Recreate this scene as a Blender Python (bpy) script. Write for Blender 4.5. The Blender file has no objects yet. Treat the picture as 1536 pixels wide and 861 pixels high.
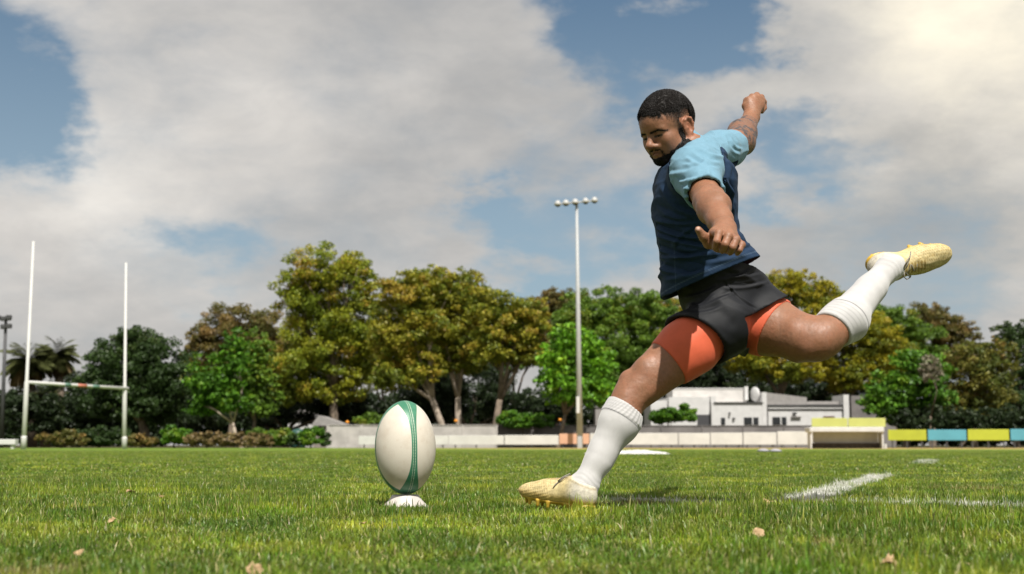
import bpy, bmesh, math, random, time
import numpy as np
from mathutils import Vector, Matrix
R_ = math.radians
T0 = time.time()
C = bpy.context.scene.collection
scene = bpy.context.scene

# ------------------------------------------------------------------ camera
CAM_H, F_PX, PITCH = 0.195, 2000.0, math.atan(237.0 / 2000.0)
cam_d = bpy.data.cameras.new('camera')
cam = bpy.data.objects.new('camera', cam_d); C.objects.link(cam)
cam.location = (0, 0, CAM_H)
cam.rotation_euler = (math.pi / 2 + PITCH, 0, 0)
cam_d.sensor_width = 36.0
cam_d.lens = 36.0 * F_PX / 1536.0
cam_d.clip_start = 0.05; cam_d.clip_end = 3000
cam_d.dof.use_dof = True
cam_d.dof.focus_distance = 4.08
cam_d.dof.aperture_fstop = 5.6
scene.camera = cam

# ------------------------------------------------------------------ sun and sky
SUN_EL, SUN_AZ = R_(58), R_(14)          # azimuth: measured from "behind the camera" towards its right
sun_dir = Vector((math.sin(SUN_AZ) * math.cos(SUN_EL), -math.cos(SUN_AZ) * math.cos(SUN_EL), math.sin(SUN_EL)))
sl = bpy.data.lights.new('sun', 'SUN'); sun = bpy.data.objects.new('sun', sl); C.objects.link(sun)
sl.energy = 5.0; sl.angle = R_(0.6); sl.color = (1.0, 0.955, 0.88)
sun.rotation_euler = sun_dir.to_track_quat('Z', 'Y').to_euler()
scene.view_settings.view_transform = 'Standard'
scene.view_settings.look = 'None'
scene.view_settings.exposure = 0.42
scene.view_settings.gamma = 1.0

_c, _s = math.cos(PITCH), math.sin(PITCH)
def ray(px, py):
    u, v = (px - 768.0) / F_PX, (430.5 - py) / F_PX
    return np.array([u, _c - _s * v, _s + _c * v])
def at(px, py, Y):
    """the point of the place that stands at depth Y and shows at this spot of the photograph"""
    d = ray(px, py)
    return np.array([0, 0, CAM_H]) + d * (Y / d[1])
def proj(P):
    P = np.asarray(P, dtype=float); q = P - np.array([0, 0, CAM_H])
    w = q[:, 1] * _c + q[:, 2] * _s; v = -q[:, 1] * _s + q[:, 2] * _c
    return 768 + F_PX * q[:, 0] / w, 430.5 - F_PX * v / w

class NT:
    """short hand for building node trees"""
    def __init__(s, tree): s.t = tree; s.t.nodes.clear()
    def n(s, typ, **kw):
        nd = s.t.nodes.new(typ)
        for k, v in kw.items(): setattr(nd, k, v)
        return nd
    def l(s, a, b): s.t.links.new(a, b)
    def put(s, sock, v):
        if isinstance(v, bpy.types.NodeSocket): s.l(v, sock)
        else: sock.default_value = v
    def math(s, op, a, b=0.0, c=None, clamp=False):
        nd = s.n('ShaderNodeMath', operation=op, use_clamp=clamp)
        s.put(nd.inputs[0], a); s.put(nd.inputs[1], b)
        if c is not None: s.put(nd.inputs[2], c)
        return nd.outputs[0]
    def noise(s, vec, scale, detail=4, rough=0.55, dist=0.0):
        nd = s.n('ShaderNodeTexNoise'); s.l(vec, nd.inputs['Vector'])
        nd.inputs['Scale'].default_value = scale; nd.inputs['Detail'].default_value = detail
        nd.inputs['Roughness'].default_value = rough; nd.inputs['Distortion'].default_value = dist
        return nd.outputs['Fac']
    def smooth(s, v, a, b, o0=0.0, o1=1.0):
        nd = s.n('ShaderNodeMapRange', interpolation_type='SMOOTHSTEP')
        s.put(nd.inputs['Value'], v); s.put(nd.inputs['From Min'], a); s.put(nd.inputs['From Max'], b)
        s.put(nd.inputs['To Min'], o0); s.put(nd.inputs['To Max'], o1)
        return nd.outputs['Result']
    def mix(s, fac, a, b):
        nd = s.n('ShaderNodeMix', data_type='RGBA')
        s.put(nd.inputs[0], fac); s.put(nd.inputs[6], a); s.put(nd.inputs[7], b)
        return nd.outputs[2]
    def mul(s, fac, a, b):
        nd = s.n('ShaderNodeMix', data_type='RGBA', blend_type='MULTIPLY')
        s.put(nd.inputs[0], fac); s.put(nd.inputs[6], a); s.put(nd.inputs[7], b)
        return nd.outputs[2]
    def ramp(s, v, stops):
        nd = s.n('ShaderNodeValToRGB'); s.l(v, nd.inputs[0]); e = nd.color_ramp.elements
        while len(e) < len(stops): e.new(0.5)
        for i, (p, c) in enumerate(stops): e[i].position = p; e[i].color = (*c, 1)
        return nd.outputs['Color']

world = bpy.data.worlds.new('World'); scene.world = world; world.use_nodes = True
w = NT(world.node_tree)
sky = w.n('ShaderNodeTexSky', sky_type='NISHITA', sun_disc=False)
sky.sun_elevation = SUN_EL
sky.sun_rotation = math.atan2(sun_dir.x, sun_dir.y)
sky.air_density = 1.0; sky.dust_density = 1.0; sky.ozone_density = 1.5
tc = w.n('ShaderNodeTexCoord'); D = tc.outputs['Generated']
# cloud noise in a layer overhead: the direction is stretched towards the horizon
sep = w.n('ShaderNodeSeparateXYZ'); w.l(D, sep.inputs[0])
zz = w.math('ADD', w.math('MAXIMUM', sep.outputs[2], 0.0), 0.42)
cmb = w.n('ShaderNodeCombineXYZ')
w.l(w.math('DIVIDE', sep.outputs[0], zz), cmb.inputs[0]); w.l(w.math('DIVIDE', sep.outputs[1], zz), cmb.inputs[1])
w.l(w.math('MULTIPLY', sep.outputs[2], 1.6), cmb.inputs[2])
cv = cmb.outputs[0]
n1 = w.noise(cv, 3.0, 8, 0.56, 0.25)
n2 = w.noise(cv, 1.7, 6, 0.55, 0.0)
n3 = w.noise(cv, 9.0, 8, 0.62, 0.3)
wn = w.n('ShaderNodeTexNoise'); w.l(cv, wn.inputs['Vector']); wn.inputs['Scale'].default_value = 4.2; wn.inputs['Detail'].default_value = 7; wn.inputs['Roughness'].default_value = 0.6
wv = w.n('ShaderNodeVectorMath', operation='SUBTRACT'); w.l(wn.outputs['Color'], wv.inputs[0]); wv.inputs[1].default_value = (.5, .5, .5)
wsc = w.n('ShaderNodeVectorMath', operation='SCALE'); w.l(wv.outputs[0], wsc.inputs[0]); wsc.inputs['Scale'].default_value = 0.27
wad = w.n('ShaderNodeVectorMath', operation='ADD'); w.l(D, wad.inputs[0]); w.l(wsc.outputs[0], wad.inputs[1]); DW = wad.outputs[0]
def lobe(px, py, r):
    d = ray(px, py); d = d / np.linalg.norm(d)
    nd = w.n('ShaderNodeVectorMath', operation='DISTANCE'); w.l(DW, nd.inputs[0]); nd.inputs[1].default_value = tuple(d)
    return w.smooth(nd.outputs['Value'], 0.0, r / F_PX, 1.0, 0.0)
# where the blue shows (photo position, radius, strength)
HOLES = [(-50, 80, 230, 1.0), (-70, 160, 215, .9), (50, 150, 120, .45), (300, 30, 90, .22), (900, 10, 150, .62), (985, 60, 170, 1.0), (1040, 40, 110, .75),
         (960, -60, 180, .6), (915, 150, 90, .55), (800, 190, 110, .42), (745, 310, 110, .72), (700, 350, 100, .5), (880, 365, 190, .85), (980, 390, 140, .6), (760, 400, 130, .55),
         (1170, 300, 110, .6), (1250, 310, 110, .55), (1140, 360, 120, .5), (260, 350, 100, .55), (330, 410, 110, .65), (1400, 440, 180, .35), (1480, 430, 150, .3), (640, 390, 90, .3)]
tot = None
for px, py, r, s_ in HOLES:
    v = w.math('MULTIPLY', lobe(px, py, r), s_)
    tot = v if tot is None else w.math('ADD', tot, v)
cover = w.math('SUBTRACT', 1.02, tot)
cover = w.math('ADD', cover, w.math('MULTIPLY', w.math('SUBTRACT', n1, 0.5), 1.25))
cover = w.math('ADD', cover, w.math('MULTIPLY', w.math('SUBTRACT', n3, 0.5), 0.55))
alpha = w.smooth(cover, 0.0, 1.18)
# cloud shade: lit and grey parts
sh = w.math('ADD', w.math('MULTIPLY', w.math('SUBTRACT', n2, 0.5), 1.3), w.math('MULTIPLY', w.math('SUBTRACT', n3, 0.5), 0.45))
for px, py, r, s_ in [(330, 230, 380, .17), (640, 210, 300, .12), (100, 260, 220, .1), (1240, 190, 260, .12), (250, 60, 260, -.14), (620, 60, 260, -.16), (80, 420, 260, -.14), (330, 460, 330, -.12),
                      (1330, 420, 300, -.24), (1500, 360, 260, -.2), (1130, 60, 140, -.1), (620, 340, 200, -.05)]:
    sh = w.math('ADD', sh, w.math('MULTIPLY', lobe(px, py, r), s_))
tone = w.ramp(w.math('ADD', sh, 0.5), [(0.0, (2.7, 2.78, 2.86)), (0.35, (3.9, 3.84, 3.76)), (0.7, (5.5, 5.28, 5.0)), (1.0, (7.0, 6.7, 6.25))])
gl = w.math('ADD', w.math('MULTIPLY', lobe(1540, -60, 330), 0.5), w.math('MULTIPLY', lobe(1520, 20, 600), 0.16))
tone = w.mix(gl, tone, (11.5, 10.4, 8.0, 1))
blue = w.mix(w.smooth(sep.outputs[2], 0.10, 0.42), (2.5, 3.4, 4.0, 1), (0.50, 1.12, 1.98, 1))
blue2 = w.mix(0.8, sky.outputs[0], blue)
bg = w.n('ShaderNodeBackground'); bg.inputs['Strength'].default_value = 0.092
w.l(w.mix(alpha, blue2, tone), bg.inputs['Color'])
wo = w.n('ShaderNodeOutputWorld'); w.l(bg.outputs[0], wo.inputs['Surface'])

# ------------------------------------------------------------------ helpers
def mat(name, col, rough=0.7, var=0.0, scale=20.0, bump=0.0, bscale=60.0, metal=0.0, attr=False, sss=0.0, spec=0.5, sheen=0.0, col2=None, bdist=0.002):
    m = bpy.data.materials.new(name); m.use_nodes = True; t = NT(m.node_tree)
    b = t.n('ShaderNodeBsdfPrincipled'); o = t.n('ShaderNodeOutputMaterial'); t.l(b.outputs[0], o.inputs[0])
    tcn = t.n('ShaderNodeTexCoord').outputs['Object']
    base = (*col, 1)
    if attr:
        a = t.n('ShaderNodeAttribute', attribute_name='Col'); base = a.outputs['Color']
    if var > 0:
        nz = t.noise(tcn, scale, 6, 0.6)
        lo = col2 if col2 else tuple(c * (1 - var) for c in col)
        if attr:
            f = t.smooth(nz, 0.25, 0.75, 1 - var, 1 + var * .6)
            g = t.n('ShaderNodeCombineColor'); [t.l(f, g.inputs[i]) for i in range(3)]
            base = t.mul(1.0, base, g.outputs[0])
        else:
            base = t.mix(t.smooth(nz, 0.3, 0.7), (*lo, 1), base)
    t.put(b.inputs['Base Color'], base)
    b.inputs['Roughness'].default_value = rough; b.inputs['Metallic'].default_value = metal
    b.inputs['Specular IOR Level'].default_value = spec
    if sss > 0:
        b.inputs['Subsurface Weight'].default_value = sss; b.inputs['Subsurface Radius'].default_value = (1, .35, .2)
        b.inputs['Subsurface Scale'].default_value = 0.006
    if sheen > 0: b.inputs['Sheen Weight'].default_value = sheen
    if bump > 0:
        bn = t.n('ShaderNodeBump'); bn.inputs['Strength'].default_value = bump; bn.inputs['Distance'].default_value = bdist
        t.l(t.noise(tcn, bscale, 5, 0.6), bn.inputs['Height']); t.l(bn.outputs[0], b.inputs['Normal'])
    return m

def mesh_obj(name, V, F, m=None, parent=None, smooth=True, col=None):
    """V (n,3) points, F list or array of equal-length faces -> one mesh object"""
    V = np.asarray(V, dtype=np.float32); me = bpy.data.meshes.new(name)
    F = np.asarray(F, dtype=np.int32); k = F.shape[1]
    me.vertices.add(len(V)); me.vertices.foreach_set('co', V.ravel())
    me.loops.add(F.size); me.loops.foreach_set('vertex_index', F.ravel())
    me.polygons.add(len(F)); me.polygons.foreach_set('loop_start', np.arange(0, F.size, k, dtype=np.int32))
    me.polygons.foreach_set('loop_total', np.full(len(F), k, dtype=np.int32))
    if col is not None:
        ca = me.color_attributes.new('Col', 'FLOAT_COLOR', 'POINT')
        c4 = np.ones((len(V), 4), dtype=np.float32); c4[:, :3] = col; ca.data.foreach_set('color', c4.ravel())
    me.update(calc_edges=True); me.validate()
    if smooth: me.polygons.foreach_set('use_smooth', np.ones(len(me.polygons), dtype=bool))
    if m: me.materials.append(m)
    o = bpy.data.objects.new(name, me); C.objects.link(o)
    if parent is not None: set_parent(o, parent)
    return o
def bm_obj(name, bm, m, parent=None, smooth=False, angle=None):
    me = bpy.data.meshes.new(name); bm.normal_update(); bm.to_mesh(me); bm.free()
    if m: me.materials.append(m)
    if smooth: me.polygons.foreach_set('use_smooth', np.ones(len(me.polygons), dtype=bool))
    o = bpy.data.objects.new(name, me); C.objects.link(o)
    if parent is not None: set_parent(o, parent)
    return o
def set_parent(o, p):
    o.parent = p; o.matrix_parent_inverse = Matrix.LocRotScale(p.location, p.rotation_euler, p.scale).inverted()
def thing(name, loc, label, cat, group=None):
    o = bpy.data.objects.new(name, None); C.objects.link(o); o.location = tuple(loc); o.empty_display_size = .1
    tag(o, label, cat, group); return o
def tag(o, label, cat, group=None):
    o['label'] = label; o['category'] = cat
    if group: o['group'] = group
    return o
def box(bm, lo, hi, bev=0.0):
    lo, hi = np.minimum(lo, hi), np.maximum(lo, hi)
    r = bmesh.ops.create_cube(bm, size=1.0, matrix=Matrix.Translation(Vector((lo + hi) / 2)) @ Matrix.Diagonal((*(hi - lo), 1)))
    if bev > 0:
        es = list({e for v in r['verts'] for e in v.link_edges}); bmesh.ops.bevel(bm, geom=es, offset=bev, segments=1, affect='EDGES')
def tube(bm, pts, rad, n=10, caps=True):
    """round tube through the points, radius per point"""
    pts = [Vector(p) for p in pts]; rings = []
    if not hasattr(rad, '__len__'): rad = [rad] * len(pts)
    up = Vector((0.13, 0.31, 0.94))
    for i, p in enumerate(pts):
        t = (pts[min(i + 1, len(pts) - 1)] - pts[max(i - 1, 0)]).normalized()
        if abs(t.dot(up)) > .98: up = Vector((1, 0.1, 0))
        a = t.cross(up).normalized(); b = t.cross(a); up = -b if False else up
        rings.append([bm.verts.new(p + (a * math.cos(k * 2 * math.pi / n) + b * math.sin(k * 2 * math.pi / n)) * rad[i]) for k in range(n)])
    for i in range(len(rings) - 1):
        for k in range(n):
            bm.faces.new((rings[i][k], rings[i][(k + 1) % n], rings[i + 1][(k + 1) % n], rings[i + 1][k]))
    if caps:
        bm.faces.new(rings[0][::-1]); bm.faces.new(rings[-1])
def lathe(bm, prof, n=32, axis_pt=(0, 0, 0)):
    ax = Vector(axis_pt); rings = []
    for r, z in prof:
        rings.append([bm.verts.new(ax + Vector((r * math.cos(k * 2 * math.pi / n), r * math.sin(k * 2 * math.pi / n), z))) for k in range(n)])
    for i in range(len(rings) - 1):
        for k in range(n):
            bm.faces.new((rings[i][k], rings[i][(k + 1) % n], rings[i + 1][(k + 1) % n], rings[i + 1][k]))
    bm.faces.new(rings[0][::-1]); bm.faces.new(rings[-1])

def vnoise(p, seed=0):
    """smooth value noise in 3D, -1..1"""
    p = np.asarray(p, dtype=np.float64); i = np.floor(p).astype(np.int64); f = p - i; f = f * f * (3 - 2 * f)
    out = np.zeros(len(p))
    for dx in (0, 1):
        for dy in (0, 1):
            for dz in (0, 1):
                h = (i[:, 0] + dx) * 374761393 + (i[:, 1] + dy) * 668265263 + (i[:, 2] + dz) * 2147483647 + seed * 974711
                h = (h ^ (h >> 13)) * 1274126177; h = (h ^ (h >> 16)) & 0xffffff
                wgt = (f[:, 0] if dx else 1 - f[:, 0]) * (f[:, 1] if dy else 1 - f[:, 1]) * (f[:, 2] if dz else 1 - f[:, 2])
                out += wgt * (h / float(0xffffff))
    return out * 2 - 1
def sstep(x, a, b):
    t = np.clip((x - a) / (b - a), 0, 1); return t * t * (3 - 2 * t)

# ------------------------------------------------------------------ the field
LINE_A = (0.91, 4.3); LA = np.array([0.327, 0.945]); LB = np.array([0.945, -0.327])
def turf_colour(t, pos, blade):
    """colour of the turf by where it grows: green, dry patches, the painted lines, the worn verge"""
    big = t.noise(pos, 0.9, 4, 0.6); mid = t.noise(pos, 4.0, 4, 0.6); far = t.noise(pos, 0.12, 3, 0.5)
    g1, g2 = ((0.135, 0.250, 0.014, 1), (0.420, 0.455, 0.042, 1)) if blade else ((0.125, 0.195, 0.022, 1), (0.21, 0.265, 0.040, 1))
    c = t.mix(t.smooth(mid, 0.35, 0.68), g1, g2)
    c = t.mix(t.smooth(big, 0.45, 0.72, 0.0, 0.34), c, (0.25, 0.25, 0.075, 1))
    c = t.mix(t.smooth(t.noise(pos, 2.2, 3, .55), .42, .66, .72, 0.0), c, (0.055, 0.120, 0.014, 1))
    sp = t.n('ShaderNodeSeparateXYZ'); t.l(pos, sp.inputs[0]); X, Y = sp.outputs[0], sp.outputs[1]
    # worn, dry verge in front of the boards
    band = t.math('MULTIPLY', t.smooth(t.math('ADD', Y, t.math('MULTIPLY', far, 24.0)), 70.0, 82.0), t.smooth(X, -14.0, 8.0))
    c = t.mix(t.math('MULTIPLY', band, 0.8), c, (0.40, 0.27, 0.11, 1))
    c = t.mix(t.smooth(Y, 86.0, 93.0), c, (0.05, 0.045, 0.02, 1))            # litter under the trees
    rag = t.math('MULTIPLY', t.math('SUBTRACT', t.noise(pos, 7.0, 4, .65), .5), .5)
    for wx, wy, wr in ((0.40, 4.28, .22), (0.86, 4.22, .20), (0.10, 4.25, .12), (-1.5, 2.25, .16), (-.75, 1.95, .14), (1.1, 2.15, .14), (-2.3, 5.2, .3), (1.9, 5.6, .25), (.55, 2.5, .09)):
        ddx, ddy = t.math('SUBTRACT', X, wx), t.math('SUBTRACT', Y, wy); rr = t.math('SQRT', t.math('ADD', t.math('MULTIPLY', ddx, ddx), t.math('MULTIPLY', ddy, ddy)))
        c = t.mix(t.math('MULTIPLY', t.smooth(t.math('ADD', rr, rag), wr, 0.0), .75), c, (0.30, 0.215, 0.10, 1))
    # painted lines: distance across and range along
    def line(o, d, half, lo, hi, amt):
        dx = t.math('SUBTRACT', X, o[0]); dy = t.math('SUBTRACT', Y, o[1])
        al = t.math('ADD', t.math('MULTIPLY', dx, float(d[0])), t.math('MULTIPLY', dy, float(d[1])))
        ac = t.math('ABSOLUTE', t.math('SUBTRACT', t.math('MULTIPLY', dx, float(d[1])), t.math('MULTIPLY', dy, float(d[0]))))
        ac = t.math('ADD', ac, t.math('MULTIPLY', t.math('SUBTRACT', t.noise(pos, 9.0, 4, .7), 0.5), 0.17))
        k = t.math('MULTIPLY', t.smooth(ac, half, half + 0.03, 1.0, 0.0), t.math('MULTIPLY', t.smooth(al, lo, lo + .1), t.smooth(al, hi, hi + .4, 1.0, 0.0)))
        return t.math('MULTIPLY', k, amt)
    k = t.math('MAXIMUM', line(LINE_A, LB, 0.055, -0.75, 1.3, 0.85), line((4.1, 13.5), LA, 0.10, 0.0, 3.0, 0.8))
    patch = t.math('MULTIPLY', t.smooth(t.noise(pos, 2.3, 3, .6), 0.36, 0.56), t.smooth(t.noise(pos, 14.0, 3, .7), 0.34, 0.58, .25, 1.0))
    k = t.math('MULTIPLY', k, patch)
    k = t.math('MAXIMUM', k, t.math('MULTIPLY', line(LINE_A, LA, 0.055, 0.0, 3.9, 0.9), t.smooth(t.noise(pos, 11.0, 4, .75), 0.36, 0.54, .12, 1.0)))
    return c, k
def turf_mat(name, blade):
    m = bpy.data.materials.new(name); m.use_nodes = True; t = NT(m.node_tree)
    pos = t.n('ShaderNodeNewGeometry').outputs['Position']
    c, k = turf_colour(t, pos, blade)
    o = t.n('ShaderNodeOutputMaterial')
    if blade:
        a = t.n('ShaderNodeAttribute', attribute_name='Col'); s = t.n('ShaderNodeSeparateColor'); t.l(a.outputs['Color'], s.inputs[0])
        c = t.mix(t.smooth(s.outputs[0], 0.87, 0.93, 0, .85), c, (0.46, 0.40, 0.19, 1))      # straw blades
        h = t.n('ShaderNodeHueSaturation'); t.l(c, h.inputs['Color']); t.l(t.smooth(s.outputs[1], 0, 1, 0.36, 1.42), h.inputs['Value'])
        t.l(t.smooth(s.outputs[2], 0, 1, 0.480, 0.520), h.inputs['Hue']); c = h.outputs[0]
        c = t.mix(k, c, (0.80, 0.79, 0.76, 1))
        p = t.n('ShaderNodeBsdfPrincipled'); p.inputs['Roughness'].default_value = 0.42; p.inputs['Specular IOR Level'].default_value = 0.45
        t.l(c, p.inputs['Base Color'])
        tr = t.n('ShaderNodeBsdfTranslucent'); t.l(c, tr.inputs['Color'])
        mx = t.n('ShaderNodeMixShader'); mx.inputs[0].default_value = 0.38
        t.l(p.outputs[0], mx.inputs[1]); t.l(tr.outputs[0], mx.inputs[2]); t.l(mx.outputs[0], o.inputs[0])
    else:
        sp = t.n('ShaderNodeSeparateXYZ'); t.l(pos, sp.inputs[0])
        near = t.smooth(sp.outputs[1], 14.0, 30.0, 1.0, 0.0)          # bare soil between blades where the blades are built
        c = t.mix(t.math('MULTIPLY', near, 0.6), c, (0.085, 0.075, 0.035, 1))
        c = t.mix(t.math('MULTIPLY', k, 0.8), c, (0.7, 0.69, 0.66, 1))
        f = t.smooth(t.noise(pos, 14.0, 5, .7), 0.3, 0.7, 0.75, 1.2)
        g = t.n('ShaderNodeCombineColor'); [t.l(f, g.inputs[i]) for i in range(3)]
        c = t.mul(1.0, c, g.outputs[0])
        p = t.n('ShaderNodeBsdfPrincipled'); p.inputs['Roughness'].default_value = 0.9; p.inputs['Specular IOR Level'].default_value = 0.1
        t.l(c, p.inputs['Base Color']); t.l(p.outputs[0], o.inputs[0])
    return m
GROUND = turf_mat('turf soil', False); BLADE = turf_mat('grass blade', True)

bm = bmesh.new(); bmesh.ops.create_grid(bm, x_segments=40, y_segments=40, size=900.0)
g = bm_obj('ground', bm, GROUND); g['kind'] = 'structure'

def grass_tile(seed, size, n, hmin, hmax, wid):
    rs = np.random.RandomState(seed)
    p = rs.uniform(-size / 2, size / 2, (n, 2)); cl = rs.uniform(-size / 2, size / 2, (n // 14, 2))
    own = rs.randint(0, len(cl), n); pull = rs.uniform(0, 1, n) < 0.55
    p[pull] = cl[own[pull]] + rs.normal(0, size * 0.018, (pull.sum(), 2))
    h = rs.uniform(hmin, hmax, n) * (1 + 0.6 * (rs.uniform(0, 1, n) < .05)); az = rs.uniform(0, 2 * np.pi, n); lean = np.abs(rs.normal(0.35, 0.65, n)).clip(0, 1.6)
    wd = wid * rs.uniform(0.6, 1.3, n)
    dirv = np.stack([np.cos(az), np.sin(az)], 1); sa = az + np.pi / 2 + rs.normal(0, .5, n); side = np.stack([np.cos(sa), np.sin(sa)], 1)
    V = np.zeros((n, 7, 3)); 
    for r, (f, wf) in enumerate([(0.0, 0.8), (0.4, 1.0), (0.75, 0.7)]):
        off = np.sin(lean * f * 1.1) * h * f; z = np.cos(lean * f * 1.1) * h * f
        c = p + dirv * off[:, None]
        V[:, 2 * r, :2] = c - side * (wd * wf / 2)[:, None]; V[:, 2 * r + 1, :2] = c + side * (wd * wf / 2)[:, None]
        V[:, 2 * r, 2] = V[:, 2 * r + 1, 2] = z
    off = np.sin(lean * 1.15) * h; V[:, 6, :2] = p + dirv * off[:, None]; V[:, 6, 2] = np.cos(lean * 1.15) * h
    V[:, :, 2] -= 0.002
    b = (np.arange(n) * 7)[:, None]
    F = np.concatenate([b + np.array([0, 1, 3]), b + np.array([0, 3, 2]), b + np.array([2, 3, 5]), b + np.array([2, 5, 4]), b + np.array([4, 5, 6])])
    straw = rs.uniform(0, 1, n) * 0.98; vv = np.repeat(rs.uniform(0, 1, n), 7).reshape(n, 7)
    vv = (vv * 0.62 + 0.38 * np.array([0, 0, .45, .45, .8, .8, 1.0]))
    col = np.stack([np.repeat(straw, 7), vv.ravel(), np.repeat(rs.uniform(0, 1, n), 7)], 1)
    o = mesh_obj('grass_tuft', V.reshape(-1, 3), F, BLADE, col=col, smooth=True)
    C.objects.unlink(o); return o
tiles = [grass_tile(10 + i, 0.34, 2700, 0.009, 0.029, 0.0026) for i in range(5)]
ftiles = [grass_tile(30 + i, 1.1, 3000, 0.012, 0.030, 0.0070) for i in range(3)]

def scatter(name, src, pts, rot, scl, idx):
    me = bpy.data.meshes.new(name); me.from_pydata([tuple(p) for p in pts], [], [])
    for nm, typ, dat, key in (('rot', 'FLOAT_VECTOR', rot, 'vector'), ('scl', 'FLOAT_VECTOR', scl, 'vector'), ('idx', 'INT', idx, 'value')):
        a = me.attributes.new(nm, typ, 'POINT'); a.data.foreach_set(key, np.asarray(dat).ravel())
    o = bpy.data.objects.new(name, me); C.objects.link(o)
    ng = bpy.data.node_groups.new(name + ' growth', 'GeometryNodeTree')
    ng.interface.new_socket('Geometry', in_out='INPUT', socket_type='NodeSocketGeometry'); ng.interface.new_socket('Geometry', in_out='OUTPUT', socket_type='NodeSocketGeometry')
    gi = ng.nodes.new('NodeGroupInput'); go = ng.nodes.new('NodeGroupOutput'); ip = ng.nodes.new('GeometryNodeInstanceOnPoints')
    jo = ng.nodes.new('GeometryNodeJoinGeometry'); ng.links.new(gi.outputs[0], ip.inputs['Points'])
    for s in src[::-1]:
        oi = ng.nodes.new('GeometryNodeObjectInfo'); oi.inputs['Object'].default_value = s; oi.inputs['As Instance'].default_value = True
        ng.links.new(oi.outputs['Geometry'], jo.inputs[0])
    ng.links.new(jo.outputs[0], ip.inputs['Instance']); ip.inputs['Pick Instance'].default_value = True
    for nm, typ, sock in (('rot', 'FLOAT_VECTOR', 'Rotation'), ('scl', 'FLOAT_VECTOR', 'Scale'), ('idx', 'INT', 'Instance Index')):
        na = ng.nodes.new('GeometryNodeInputNamedAttribute'); na.data_type = typ; na.inputs['Name'].default_value = nm
        ng.links.new(na.outputs['Attribute'], ip.inputs[sock])
    ng.links.new(ip.outputs[0], go.inputs[0])
    md = o.modifiers.new('growth', 'NODES'); md.node_group = ng
    return o
def field_points(y0, y1, step, rs):
    P = []; y = y0
    while y < y1:
        half = 0.43 * y + 0.9
        xs = np.arange(-half, half, step); P.append(np.stack([xs + rs.uniform(-.3, .3, len(xs)) * step, np.full(len(xs), y) + rs.uniform(-.3, .3, len(xs)) * step], 1)); y += step
    return np.concatenate(P)
rs = np.random.RandomState(5)
def lay(name, src, y0, y1, step, smin, smax):
    P = field_points(y0, y1, step, rs); n = len(P)
    hv = 1.0 + 0.42 * vnoise(np.c_[P * 1.3, np.zeros(n)], 3) + 0.34 * vnoise(np.c_[P * 4.0, np.zeros(n)], 4)
    sc = rs.uniform(smin, smax, n)
    for cx_, cy_, r_ in ((.14, 3.82, .34), (.05, 3.9, .3), (-.32, 3.95, .30), (.6, 4.25, .28)): hv = hv * (1 - .55 * sstep(np.hypot(P[:, 0] - cx_, P[:, 1] - cy_), r_, r_ * .45))
    o = scatter(name, src, np.c_[P, np.full(n, 0.0)], np.c_[np.zeros((n, 2)), rs.uniform(0, 6.28, n)], np.c_[sc, sc, hv * rs.uniform(.85, 1.15, n) * (1.1 - .3 * sstep(P[:, 1], 3.0, 9.0)) * (1 - .93 * sstep(P[:, 1], 24.0, 50.0))], rs.randint(0, len(src), n).astype(np.int32))
    o['kind'] = 'stuff'; return o
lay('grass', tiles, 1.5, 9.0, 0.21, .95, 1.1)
lay('distant_grass', ftiles, 8.8, 50.0, 0.58, .95, 1.15)

# ------------------------------------------------------------------ trees
def leaf_mat(name):
    m = bpy.data.materials.new(name); m.use_nodes = True; t = NT(m.node_tree)
    a = t.n('ShaderNodeAttribute', attribute_name='Col'); p = t.n('ShaderNodeBsdfPrincipled'); p.inputs['Roughness'].default_value = 0.5
    p.inputs['Specular IOR Level'].default_value = 0.3; t.l(a.outputs['Color'], p.inputs['Base Color'])
    tr = t.n('ShaderNodeBsdfTranslucent'); t.l(a.outputs['Color'], tr.inputs['Color'])
    mx = t.n('ShaderNodeMixShader'); mx.inputs[0].default_value = 0.25; o = t.n('ShaderNodeOutputMaterial')
    t.l(p.outputs[0], mx.inputs[1]); t.l(tr.outputs[0], mx.inputs[2]); t.l(mx.outputs[0], o.inputs[0]); return m
LEAF = leaf_mat('leaves')
BARK = mat('bark grey brown', (0.20, 0.155, 0.115), .9, .5, 2.5, bump=.6, bscale=8, bdist=.05)
BARK_PALE = mat('bark pale', (0.40, 0.33, 0.26), .9, .45, 1.5, bump=.5, bscale=6, bdist=.05)
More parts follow.
